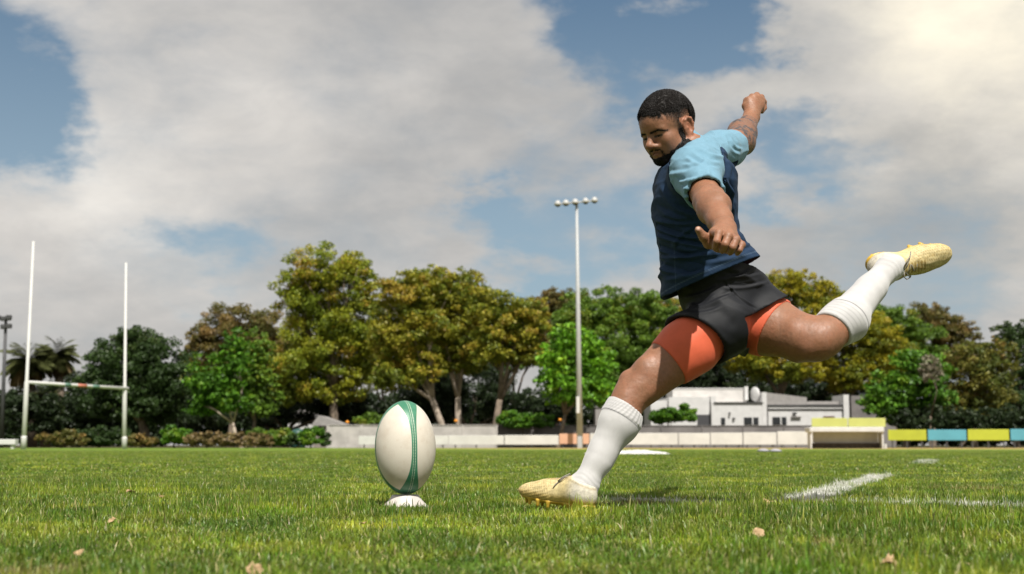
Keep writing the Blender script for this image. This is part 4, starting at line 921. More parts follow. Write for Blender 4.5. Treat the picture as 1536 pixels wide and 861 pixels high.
V, F = S.mesh(.0027); V = relax(V, F, 1, .4); N = normals(V, F)
# skin colours: hair stubble, beard, brows, lips, tattooed forearm
SK = np.array([.240, .108, .058]); col = np.tile(SK, (len(V), 1)); H = head_local(V); x, y, z = H.T; ay = np.abs(y)
n1 = vnoise(V * 28, 1); n2 = vnoise(V * 120, 2); n3 = vnoise(V * 320, 3)
col *= (1 + .09 * n1 + .07 * n2 + .06 * n3)[:, None]; col[:, 0] *= 1 + .05 * vnoise(V * 55, 8)
inhead = (np.linalg.norm(V - HO, axis=1) < .19) & (z > -.135)
def paint(mask, c): 
    global col
    m_ = np.clip(mask, 0, 1)[:, None]; col = col * (1 - m_) + np.array(c) * m_
HAIRC = (.022, .016, .013)
ear = (ay > .074) & (x < .012) & (x > -.045) & (z > -.042) & (z < .036)
redear = inhead * ear * .35; paint(redear, (.42, .15, .09))
paint(inhead * sstep(z, -.012, -.03) * sstep(x, .105, .09) * 0, SK)
# beard
jaw = sstep(-.010 - .80 * np.clip(x - .0, -.02, .085) + .005 * n2 - z, .000, .011) * sstep(x, .000, .012) * sstep(z, -.135, -.12)
nostril_shade = np.exp(-((x - .101) ** 2 + (ay - .0090) ** 2 + (z + .0350) ** 2) / .0058 ** 2); paint(inhead * nostril_shade * .95, (.03, .012, .01))  # nostrils: shade of the recess painted into the skin colour
fade = sstep(x, -.004, .004) * sstep(x, .046, .026) * sstep(z, .008, .02) * sstep(z, .07, .05) * sstep(ay, .05, .058); paint(inhead * (~ear) * fade * (.45 + .3 * n3), HAIRC)
side = sstep(x, .000, .008) * sstep(x, .030, .018) * (.55 + .45 * sstep(z, .012, -.012)) * sstep(z, .050, .034) * sstep(ay, .05, .058)
chin = sstep(-.086 - z + .003 * n2, -.003, .006) * sstep(x, .03, .05)
mou = np.exp(-((z + .0440 + .10 * ay * (ay > .014) * .8) / .0052) ** 2) * sstep(ay, .032, .026) * sstep(x, .06, .072) * sstep(ay, .0015, .006)
corner = np.exp(-((ay - .0285) / .006) ** 2) * sstep(z, -.046, -.052) * sstep(-z, .105, .08) * sstep(x, .06, .075)
beard = np.maximum.reduce([jaw * .97, side * .9, chin * .80, mou * .75, corner * .6]) * inhead * (~ear)
lipz = (ay < .0225) & (z < -.047) & (z > -.071) & (x > .074)
beard = np.where(lipz, 0, beard); paint(beard * (.88 + .25 * n3), HAIRC)
paint(inhead * lipz * sstep(z, -.072, -.068) * .8, (.20, .075, .06)); paint(inhead * np.exp(-((z + .0590 + .28 * np.clip(ay - .004, 0, 1)) / .0018) ** 2) * (ay < .024) * (x > .07) * .8, (.10, .03, .025))
brow = np.exp(-((z - .0215 - .08 * np.clip(ay - .012, 0, .03) + .55 * np.clip(ay - .042, 0, .02)) / .0036) ** 2) * sstep(ay, .007, .012) * sstep(ay, .066, .058) * sstep(x, .040, .050)
paint(inhead * brow * (.9 + .2 * n3), (.02, .014, .011))
lash = np.exp(-((z - .0055 + .06 * np.abs(ay - .032)) / .0036) ** 2) * sstep(np.abs(ay - .032), .019, .015) * sstep(x, .050, .056); paint(inhead * np.minimum(lash * 1.25, 1), (.015, .010, .009))
paint(inhead * np.exp(-((z - .0150) / .0018) ** 2) * sstep(np.abs(ay - .032), .017, .013) * (x > .06) * .45, (.16, .07, .045))  # upper lid crease: its shade painted as a darker skin line
# hair stubble and faded sides
hl = np.where(x > .03, .062 + .010 * sstep(ay, .035, .055) * 0 + .0 * x, 0) 
front = .066 - .012 * sstep(ay, .022, .048) + .004 * n2
hline = np.where(x > .064, front, np.where(x > -.002, .020 + .40 * np.clip(x, 0, .064) + .022 * sstep(x, .052, .066), .034)) + .003 * n2
hline = np.where(x <= -.002, np.where(x > -.045, .030, -.018 - (-.045 - x) * .8), hline)
hairm = sstep(z - hline, -.008, .022) * inhead * (~ear); paint(hairm * (.85 + .2 * n3) * (1 - .30 * sstep(z, .080, .045) * sstep(x, .075, .06)), HAIRC)
# tattoo on the right forearm
ta = ((V - J['elR']) @ unit(fb)) / np.linalg.norm(fb); rd = np.linalg.norm(V - J['elR'] - np.outer(np.clip(ta, 0, 1) * np.linalg.norm(fb), unit(fb)), axis=1)
tat = (rd < .075) * sstep(ta, -.5, -.3) * sstep(ta, .74, .66); tn = vnoise(V * 60, 9) + .7 * vnoise(V * 130, 10); paint(tat * (.30 + .62 * sstep(tn, -.2, .5)), (.045, .045, .05))
# leg hair, knees
leg_ = (V[:, 2] < J['pelvis'][2] + .02); hairn = sstep(vnoise(V * np.array([260, 260, 110]), 12), .25, .7); paint(leg_ * hairn * .20, (.08, .045, .03))
for kj, fr in ((J['kneeL'], LL[1]), (J['kneeR'], LR[1])):
    paint(np.exp(-(np.linalg.norm(V - kj - fr * .05, axis=1) / .045) ** 2) * .35 * (.7 + .5 * n1), (.26, .12, .075))
for q in (ti[0],): pass
# fingernails of the near hand
for q in (at(1073, 371, 3.355), at(1046.5, 342.5, 3.395)): paint(np.exp(-(np.linalg.norm(V - q, axis=1) / .0062) ** 4) * .8, (.62, .40, .32))
# beard and stubble stand out a little; veins and skin relief
V0, N0 = V.copy(), N.copy()
V = V + N * ((beard * 0 * (.0022 + .0012 * n3)) + (~inhead) * (.0003 * n1 + .0003 * n2))[:, None]
def skin_mat():
    m = bpy.data.materials.new('skin'); m.use_nodes = True; t = NT(m.node_tree); P = t.n('ShaderNodeTexCoord').outputs['Object']
    a = t.n('ShaderNodeAttribute', attribute_name='Col'); b = t.n('ShaderNodeBsdfPrincipled'); t.l(a.outputs['Color'], b.inputs['Base Color'])
    nz = t.noise(P, 70, 5, .65); t.l(t.smooth(nz, .3, .7, .40, .62), b.inputs['Roughness']); b.inputs['Specular IOR Level'].default_value = .5
    b.inputs['Subsurface Weight'].default_value = .05; b.inputs['Subsurface Radius'].default_value = (1, .35, .2); b.inputs['Subsurface Scale'].default_value = .006
    bn = t.n('ShaderNodeBump'); bn.inputs['Strength'].default_value = .5; bn.inputs['Distance'].default_value = .0022; t.l(t.noise(P, 150, 6, .75), bn.inputs['Height']); t.l(bn.outputs[0], b.inputs['Normal'])
    o = t.n('ShaderNodeOutputMaterial'); t.l(b.outputs[0], o.inputs[0]); return m
base = np.array([J['ankL'][0], 4.06, 0.0])
person = mesh_obj('person', V, F, skin_mat(), col=col)
tag(person, 'bearded man in blue shirt and black shorts swinging his leg back to kick', 'person')
def put(name, B, m, h, parent=person, post=None, colf=None, it=1):
    V, F = B.mesh(h); V = relax(V, F, it, .45); N = normals(V, F)
    if post: V = post(V, N, F)
    c = colf(V, N) if colf else None
    o = mesh_obj(name, V, F, m, col=c); o.parent = parent; return o

# hair and beard: short strands standing out of the scalp and jaw
HAIRM = mat('black hair', (.014, .011, .010), .55, .5, 300, spec=.2)
def growth(name, depth, th):
    keep = (depth[F] > 0).any(1); Fk = F[keep]; ids = np.unique(Fk); mp = np.full(len(V0), -1); mp[ids] = np.arange(len(ids))
    v, n, dd = V0[ids], N0[ids], depth[ids]; jit = 1.1 * vnoise(v * 120, 21) + .7 * vnoise(v * 260, 22)
    t_ = th(dd, ids); v = v + n * (t_ * (1 + .4 * jit) - .0004)[:, None]
    o = mesh_obj(name, v, mp[Fk], HAIRM); o.parent = person; return o
def strands(o, depth, th, n, ln, wd, seed, soft):
    """single short hairs, thinner towards the edge of the growth"""
    rs = np.random.RandomState(seed); f = F[(depth[F] > 0).all(1)]; i = rs.randint(0, len(f), n); u, v_ = rs.uniform(0, 1, (2, n, 1))
    q = f[i]; bl = lambda A: (A[q[:, 0]] * (1 - u) + A[q[:, 1]] * u) * (1 - v_) + (A[q[:, 3]] * (1 - u) + A[q[:, 2]] * u) * v_
    P, Nn, dd = bl(V0), bl(N0), bl(depth[:, None])[:, 0]; k = rs.uniform(0, 1, n) < soft(dd); P, Nn, dd = P[k], Nn[k], dd[k]; m_ = len(P)
    t_ = np.maximum(th(dd), .0003); base = P + Nn * (t_ * .7)[:, None]; a = rs.normal(size=(m_, 3)); a -= Nn * (a * Nn).sum(1)[:, None]; a /= np.linalg.norm(a, axis=1)[:, None]
    L_ = ln(dd) * rs.uniform(.5, 1.3, m_); s_ = np.cross(Nn, a) * (wd * .5); mid = base + (Nn * .75 + a * .35) * (L_ * .55)[:, None]; tip = base + (Nn * .8 + a * 1.0) * L_[:, None] * .8
    V_ = np.stack([base - s_, base + s_, mid + s_, mid - s_, tip + s_ * .5, tip - s_ * .5], 1).reshape(-1, 3); b = (np.arange(m_) * 6)[:, None]
    F_ = np.concatenate([b + np.array([0, 1, 2, 3]), b + np.array([3, 2, 4, 5])]); me = o.data
    old = np.zeros(len(me.vertices) * 3, np.float32); me.vertices.foreach_get('co', old); fo = np.zeros(len(me.loops), np.int32); me.loops.foreach_get('vertex_index', fo)
    Va = np.concatenate([old.reshape(-1, 3), V_]); Fa = np.concatenate([fo.reshape(-1, 4), F_ + len(old) // 3]); nm = o.name; pa = o.parent; bpy.data.objects.remove(o); 
    o2 = mesh_obj(nm, Va, Fa, HAIRM); o2.name = nm; o2.parent = pa; return o2
hd = np.where(inhead & ~ear, z - hline, -1) * HS; hd = np.where(hd > 0, hd * (1 - .45 * sstep(z, .075, .035) * sstep(x, .075, .06)), hd); hd = np.where((hd > 0) & (x > .055), hd * 2.0, hd); hth = lambda d, i=0: .0001 + .0062 * sstep(d, .010, .050)
sidef = sstep(z, .080, .045) * sstep(x, .075, .06)
strands(growth('hair', np.where(hd > 0, hd - .010 * sidef, hd), hth), hd + .004, hth, 42000, lambda d: .0016 + .0042 * sstep(d, .01, .05), .0007, 3, lambda d: sstep(d, -.002, .024) * .95 + .05)
bd = np.where(beard > .5, beard, -1); bth = lambda d, i=0: .0002 + .0016 * sstep(d, .5, .95)
browd = np.where(inhead, brow, -1)
strands(growth('eyebrow', np.where(brow * inhead > .72, brow, -1), lambda d, i: .0002 + 0 * d), np.where(browd > .3, browd, -1), lambda d, i=0: .0006 + 0 * d, 1500, lambda d: .0022 + 0 * d, .0005, 5, lambda d: sstep(d, .3, .9))
strands(growth('beard', bd, bth), np.where(beard > .12, beard, -1), bth, 16000, lambda d: .0014 + .0022 * sstep(d, .3, .9), .0006, 4, lambda d: sstep(d, .1, .7))
# eyes
EYE = mat('eye', (.42, .39, .36), .3)
for sg in (1, -1):
    bm = bmesh.new(); bmesh.ops.create_uvsphere(bm, u_segments=20, v_segments=14, radius=.0118 * HS, matrix=Matrix.Translation(Vector(hp(.0735, .032 * sg, .0060)))); o = bm_obj('eye', bm, EYE, None, smooth=True); o.parent = person
    d = unit(hp(.1, .032 * sg, -.0075) - hp(.0745, .032 * sg, -.0005)); bm = bmesh.new(); bmesh.ops.create_uvsphere(bm, u_segments=16, v_segments=10, radius=.0064 * HS, matrix=Matrix.Translation(Vector(hp(.0735, .032 * sg, .0060) + d * .0062))); o2 = bm_obj('iris', bm, mat('iris', (.012, .008, .006), .5, spec=.1), None, smooth=True); o2.parent = o

# ---- shirt
AX = unit(np.array([1, .06, 0.0])); LAT = np.array([-.06, 1, 0.0]) / np.linalg.norm([.06, 1])
NODES = [(238, 1008, 1082, 4.08, .11), (256, 988, 1100, 4.08, .155), (280, 980.5, 1104, 4.08, .165), (305, 979.5, 1103, 4.085, .160), (330, 981.5, 1102, 4.09, .152), (350, 985, 1106, 4.10, .148), (372, 988, 1122, 4.11, .152), (395, 990, 1146, 4.12, .160), (425, 991.5, 1156, 4.13, .168), (460, 992, 1165, 4.14, .17)]
cz = np.array([at(0, n[0], n[3])[2] for n in NODES])[::-1]
cx = np.array([(at(n[1], n[0], n[3])[0] + at(n[2], n[0], n[3])[0]) / 2 for n in NODES])[::-1]; rx = np.array([(at(n[2], n[0], n[3])[0] - at(n[1], n[0], n[3])[0]) / 2 for n in NODES])[::-1]
cy = np.array([n[3] for n in NODES])[::-1]; ry = np.array([n[4] for n in NODES])[::-1]
def torso(off):
    def f(p):
        Z = p[..., 2]; X0, Y0, A, Bq = (np.interp(Z, cz, q) for q in (cx, cy, rx, ry)); A, Bq = A + off, Bq + off
        u, v = p[..., 0] - X0, p[..., 1] - Y0; uu = u * AX[0] + v * AX[1]; vv = u * LAT[0] + v * LAT[1]
        e = 2.35; k0 = (np.abs(uu / A) ** e + np.abs(vv / Bq) ** e + 1e-9) ** (1 / e); d = (k0 - 1) * np.minimum(A, Bq) * .92
        return np.maximum(d, np.maximum(Z - cz[-1] - off, cz[0] - Z))
    return f
h0, h1 = at(1012, 438, 4.02), at(1140, 385.5, 4.08)
hemN = np.array([-(h0[2] - h1[2]), 0, (h0[0] - h1[0])]); hemN = unit(hemN if hemN[2] < 0 else -hemN)
hemB = np.array([0, 0, 0])
def shirt_body():
    B = Body(); B.fun(torso(0.0), (cx.mean(), 4.1, cz.mean()), .5, .0, 'add')
    B.cone(J['neck'] + [0.008, 0, -.010], J['shL'] + np.array([.004, 0, .006]), .056, .068, .05); B.cone(J['neck'] + [0.010, 0, -.002], J['shR'] + np.array([0, 0, .004]), .062, .062, .05)
    eL = J['shL'] + (J['elL'] - J['shL']) * .72; eR = J['shR'] + (J['elR'] - J['shR']) * .62
    B.cone(J['shL'] + [0, 0, .004], eL, .074, .057, .035); B.cone(J['shR'], eR + [0, 0, -.010], .062, .060, .035)
    return B, eL, eR
hemP = h0
def finish(B, eL, eR):
    aL = unit(J['elL'] - J['shL'] + np.array([0, 0, -.07])); aR = unit(J['elR'] - J['shR'] + np.array([.03, 0, -.03]))
    B.shell(.0075)
    def hem(p):
        return (hemN[0] * np.maximum(p[..., 0] - h0[0], -.01) + hemN[2] * (p[..., 2] - h0[2])).astype(f32)
    B.P.append((hem, hemP.astype(f32), 1e3, 0, 'and'))
    def cutL(p): return np.minimum((p - eL.astype(f32)) @ aL.astype(f32), .16 - np.linalg.norm(p - eL.astype(f32), axis=-1)).astype(f32)
    def cutR(p): return np.minimum((p - eR.astype(f32)) @ aR.astype(f32), .13 - np.linalg.norm(p - eR.astype(f32), axis=-1)).astype(f32)
    B.P.append((cutL, eL.astype(f32), .3, 0, 'and')); B.P.append((cutR, eR.astype(f32), .3, 0, 'and'))
    B.cone(J['neck'] + [0, 0, -.01], hp(-.020, 0, -.050), .0600, .0600, 0, 'sub')
    return aL, aR
nk = J['neck'] + np.array([.004, 0, .02])
def sleeve_region(sh, el, r0, r1, r2):
    R = Body(); R.cone(nk, sh, r0, r1, .02); R.cone(sh, sh + (el - sh) * 1.3, r1, r2, .02)
    def f(p):
        sh_ = p.shape[:-1]; d = None
        for g, c, r, k, m_ in R.P: d = g(p) if d is None else np.minimum(d, g(p))
        return d
    return f
regL = sleeve_region(J['shL'] + np.array([.004, -.02, .004]), J['elL'], .072, .082, .10); regR = sleeve_region(J['shR'] + np.array([.012, .01, .030]), J['elR'] + np.array([.0, 0, .02]), .070, .080, .14)
NAVY = mat('navy jersey cloth', (.012, .026, .055), .85, .15, 60, bump=.35, bscale=700, sheen=.0, attr=True, spec=.25, bdist=.001); SKYB = mat('sky blue jersey cloth', (.145, .278, .368), .85, .08, 60, bump=.35, bscale=700, sheen=.05, spec=.25, bdist=.001)
SHF = [(981, 338, 1030, 356, 3.2, .0055), (983, 350, 1066, 372, 3.0, .005), (986, 372, 1040, 388, 3.5, .006), (988, 386, 1066, 380, 3, .004), (985, 330, 1045, 335, 3.2, .0035), (990, 400, 1035, 412, 4, .005), (1000, 300, 1040, 322, 4, .003), (1000, 420, 1060, 404, 4, .004),
       (1030, 356, 1090, 352, 3, .004), (1040, 340, 1010, 372, 3, .003), (985, 312, 1030, 330, 3.5, .003), (1075, 225, 1092, 290, 3, .006), (1083, 235, 1098, 300, 3, .006), (1093, 255, 1100, 325, 2.6, .005), (1080, 372, 1125, 366, 3, .003), (992, 280, 1018, 305, 4, .0025), (1060, 395, 1128, 376, 4, .003)]
SLF = [(1003, 262, 1052, 250, 3.5, .004), (1008, 274, 1060, 262, 2.8, .0045), (1014, 286, 1050, 272, 2.6, .004), (1020, 296, 1044, 286, 2.4, .0035), (1040, 230, 1078, 246, 3, .004), (1050, 224, 1088, 236, 2.6, .004), (1030, 238, 1074, 254, 3, .0045), (1060, 256, 1086, 282, 3, .0035), (1026, 248, 1062, 240, 2.6, .003), (1088, 214, 1108, 232, 2.6, .004), (1096, 210, 1112, 224, 2.4, .003)]
gap = .0006
B, eL, eR = shirt_body(); finish(B, eL, eR)
B.P.append((lambda p: (gap - regL(p)).astype(f32), nk.astype(f32), 1e3, 0, 'and')); B.P.append((lambda p: (gap - regR(p)).astype(f32), nk.astype(f32), 1e3, 0, 'and'))
def shirt_post(V, N, F):
    V = folds(V, N, [(a, b, c, d, e, f * 1.7) for a, b, c, d, e, f in SHF]); q = V @ np.array([[.82, 0, .57], [0, 1, 0], [-.57, 0, .82]]); wst = sstep(V[:, 2], .95, .82)
    rg = 1 - np.abs(vnoise(q * np.array([5, 7, 24]), 31)) * 1.6; rg2 = 1 - np.abs(vnoise(V * np.array([7, 7, 34]) + 5, 35)) * 1.6
    fl = (rg - .4) * .0075 + (rg2 - .4) * .0065 * wst + vnoise(V * np.array([24, 24, 50]), 32) * .0012
    return V + N * (fl * sstep((V - hemP) @ hemN, .0, -.04))[:, None]
def shirt_col(V, N):
    c = np.tile([.0105, .029, .066], (len(V), 1)); d = -((V - hemP) @ hemN); k = np.exp(-((d - .017) / .0016) ** 2) * .3
    px, py = proj(V); sm = np.exp(-((px - 1014 - (py - 440) * .04) / .55) ** 2) * (py > 360) * .18 * (N[:, 1] < 0)
    m_ = np.maximum(k, sm)[:, None]; return c * (1 - m_) + np.array([.16, .24, .36]) * m_
shirt = put('shirt', B, NAVY, .0033, post=shirt_post, colf=shirt_col)
for reg in (regL, regR):
    B, eL, eR = shirt_body(); aL, aR = finish(B, eL, eR)
    B.P.append((lambda p, reg=reg: (reg(p) + gap).astype(f32), nk.astype(f32), 1e3, 0, 'and'))
    if reg is regR: B.P.append((lambda p: (gap - regL(p)).astype(f32), nk.astype(f32), 1e3, 0, 'and'))
    put('sleeve', B, SKYB, .0033, shirt, post=lambda V, N, F: folds(V, N, SLF) + N * ((.5 - np.abs(vnoise((V - J['shL']) @ np.array([[1, 0, .3], [0, .5, 0], [.3, 0, 1.0]]) * np.array([42, 16, 24]), 33))) * .0042 + (.5 - np.abs(vnoise((V - J['shL']) @ np.array([[.8, 0, -.5], [0, .5, 0], [.5, 0, .8]]) * np.array([20, 10, 50]), 37))) * .0030 + vnoise(V * 60, 36) * .0006)[:, None])
# collar
B = Body(); cb0, cb1 = J['neck'] + np.array([.0, 0, -.01]), hp(-.020, 0, -.050); ca_ = unit(cb1 - cb0)
B.cone(cb0, cb1, .070, .0640, 0); B.shell(.008); bk = unit(np.array([.8, .25, .5]) - ca_ * (np.array([.8, .25, .5]) @ ca_)); B.plane(cb0 + ca_ * .050, unit(ca_ - bk * .42)); B.plane(cb0 + ca_ * -.004, -unit(ca_))
put('collar', B, SKYB, .0030, shirt, post=lambda V, N, F: V + N * (vnoise(V * 30, 34) * .0015)[:, None])

# ---- shorts, under-shorts
def short_leg(B, hip, knee, off, fat, k=.04):
    leg(B, hip, knee, J['ankL'] if hip is J['hipL'] else J['ankR'], off, calf=False, k=k, fat=fat)
axL, axR = LL[0], LR[0]
def pelvis(B, off):
    B.ell(J['pelvis'] + np.array([.004, 0, .03]), (.112 + off, .150 + off, .135 + off), None, .05); B.cone(J['waist'] + np.array([.02, 0, -.06]), J['pelvis'], .115 + off, .12 + off, .05, flat=([1, 0, 0], .9))
    B.ell(J['pelvis'] + np.array([.070, .02, -.02]), (.085 + off, .13 + off, .095 + off), None, .05)
qL = J['hipL'] + (J['kneeL'] - J['hipL']) * .33; qR = J['hipR'] + (J['kneeR'] - J['hipR']) * .40
B = Body(); pelvis(B, .004); short_leg(B, J['hipL'], J['kneeL'], .019, .90); short_leg(B, J['hipR'], J['kneeR'], .020, 1.03)
B.shell(.008)
nL, nR = unit(np.array([-.60, -.50, -.66])), unit(np.array([.47, -.05, -.88]))
qL, qR = at(1036, 520, 4.07), at(1133, 472, 4.14)
def seg(p, a, b):
    k_ = np.array([1, .0, 1], f32); p, a, b = p * k_, a.astype(f32) * k_, b.astype(f32) * k_; t = np.clip(((p - a) @ (b - a)) / ((b - a) @ (b - a)), 0, 1); return np.linalg.norm(p - a - t[..., None] * (b - a), axis=-1)
def cut_legs(p):
    return np.where(seg(p, J['hipL'], J['kneeL']) < seg(p, J['hipR'], J['kneeR']), (p - qL.astype(f32)) @ nL.astype(f32), (p - qR.astype(f32)) @ nR.astype(f32)).astype(f32)
B.P.append((cut_legs, J['pelvis'].astype(f32), 1e3, 0, 'and')); B.plane(J['waist'] + np.array([0, 0, -.045]), [.25, 0, 1])
STF = [(1087, 424, 1133, 463, 1.3, -.004), (1032, 446, 1075, 430, 3, .004), (1040, 462, 1100, 440, 3, .004), (1080, 420, 1130, 404, 3, .004), (1088, 432, 1150, 424, 2.6, .0045), (1084, 412, 1140, 412, 2.6, .003), (1030, 470, 1080, 462, 3, .0035), (1034, 458, 1070, 446, 2.5, .0035)]
put('shorts', B, mat('black shorts cloth', (.0070, .0080, .0110), .66, .25, 60, bump=.4, bscale=500, sheen=.0, spec=.3, bdist=.001), .0035, post=lambda V, N, F: folds(V, N, STF) + N * ((.5 - np.abs(vnoise((V @ np.array([[.9, 0, .43], [0, 1, 0], [-.43, 0, .9]])) * np.array([6, 9, 24]), 41))) * .0075 + vnoise(V * 38, 42) * .0014)[:, None])
ORANGE = mat('orange stretch cloth', (.62, .112, .050), .6, .08, 40, bump=.3, bscale=900, sheen=.1, spec=.3, bdist=.0008)
eLq, eRq = at(1000, 545, 4.03), at(1172, 488, 4.15)
B = Body(); leg(B, J['hipL'], J['kneeL'], J['ankL'], .004, fat=FATL * 1.0); leg(B, J['hipR'], J['kneeR'], J['ankR'], .004, fat=FATR)
B.ell(J['pelvis'], (.10, .13, .10), None, .05)
oL, oR = unit(np.array([-.78, -.20, -.60])), unit(np.array([.80, -.45, -.50]))
def cut_under(p):
    a = (p - eLq.astype(f32)) @ oL.astype(f32); b = (p - eRq.astype(f32)) @ oR.astype(f32); return np.where(seg(p, J['hipL'], J['kneeL']) < seg(p, J['hipR'], J['kneeR']), a, b).astype(f32)
B.P.append((cut_under, J['pelvis'].astype(f32), 1e3, 0, 'and'))
put('undershorts', B, ORANGE, .0033, post=lambda V, N, F: V + N * (vnoise(V * 30, 44) * .0008)[:, None])

# ---- socks
def sock_mat(): return mat('white sock knit', (.5, .49, .48), .9, .06, 30, bump=.5, bscale=800, attr=True, sheen=.3, spec=.2, bdist=.001)
SOCKM = sock_mat()
def sock(knee, ank, G, fat, top, line, toe):
    ax, fr, sx, back = G; L = np.linalg.norm(ank - knee); B = Body(); shin(B, knee, ank, fr, sx, back, .0035, fat=fat)
    B.cone(ank, ank + (toe - ank) * .5, .036 * fat, .034, .03); B.cone(knee + sx * L * (top + .01), knee + sx * L * (top + .16), .0555 * fat, .0545 * fat, .02)
    nt = -unit(sx + fr * .10); B.plane(knee + sx * L * top, nt)
    def post(V, N, F):
        s_ = ((V - knee) @ sx) / L; cuff = sstep(s_, line + .004, line - .004); c_ = np.arctan2((V - knee) @ fr, (V - knee) @ np.cross(sx, fr))
        r = .0007 * np.sin(c_ * 46) * cuff + .0014 * cuff 
        wr = .0004 * np.sin(s_ * 130 + 4 * vnoise(V * 20, 5)) * sstep(s_, .86, .95)
        return V + N * (r + wr + .0008 * vnoise(V * 30, 51))[:, None]
    def colf(V, N):
        s_ = ((V - knee) @ sx) / L; c = np.tile([.47, .463, .46], (len(V), 1)); k = np.exp(-((s_ - line - .006 + .012 * np.cos(np.arctan2((V - knee) @ fr, (V - knee) @ np.cross(sx, fr)) * 2)) / .0042) ** 2)[:, None] * .9
        cuff = sstep(s_, line - .004, line - .012); an = np.arctan2((V - knee) @ fr, (V - knee) @ np.cross(sx, fr)); gl_ = np.maximum(sstep(np.cos(an * 44), .3, .95), sstep(np.cos(s_ * 210), .3, .95)) * cuff; c = c * (1 - .17 * gl_)[:, None]; c = c * (1 + .05 * vnoise(V * 45, 52))[:, None]
        return c * (1 - k) + np.array([.08, .08, .085]) * k
    put('sock', B, SOCKM, .0030, post=post, colf=colf)

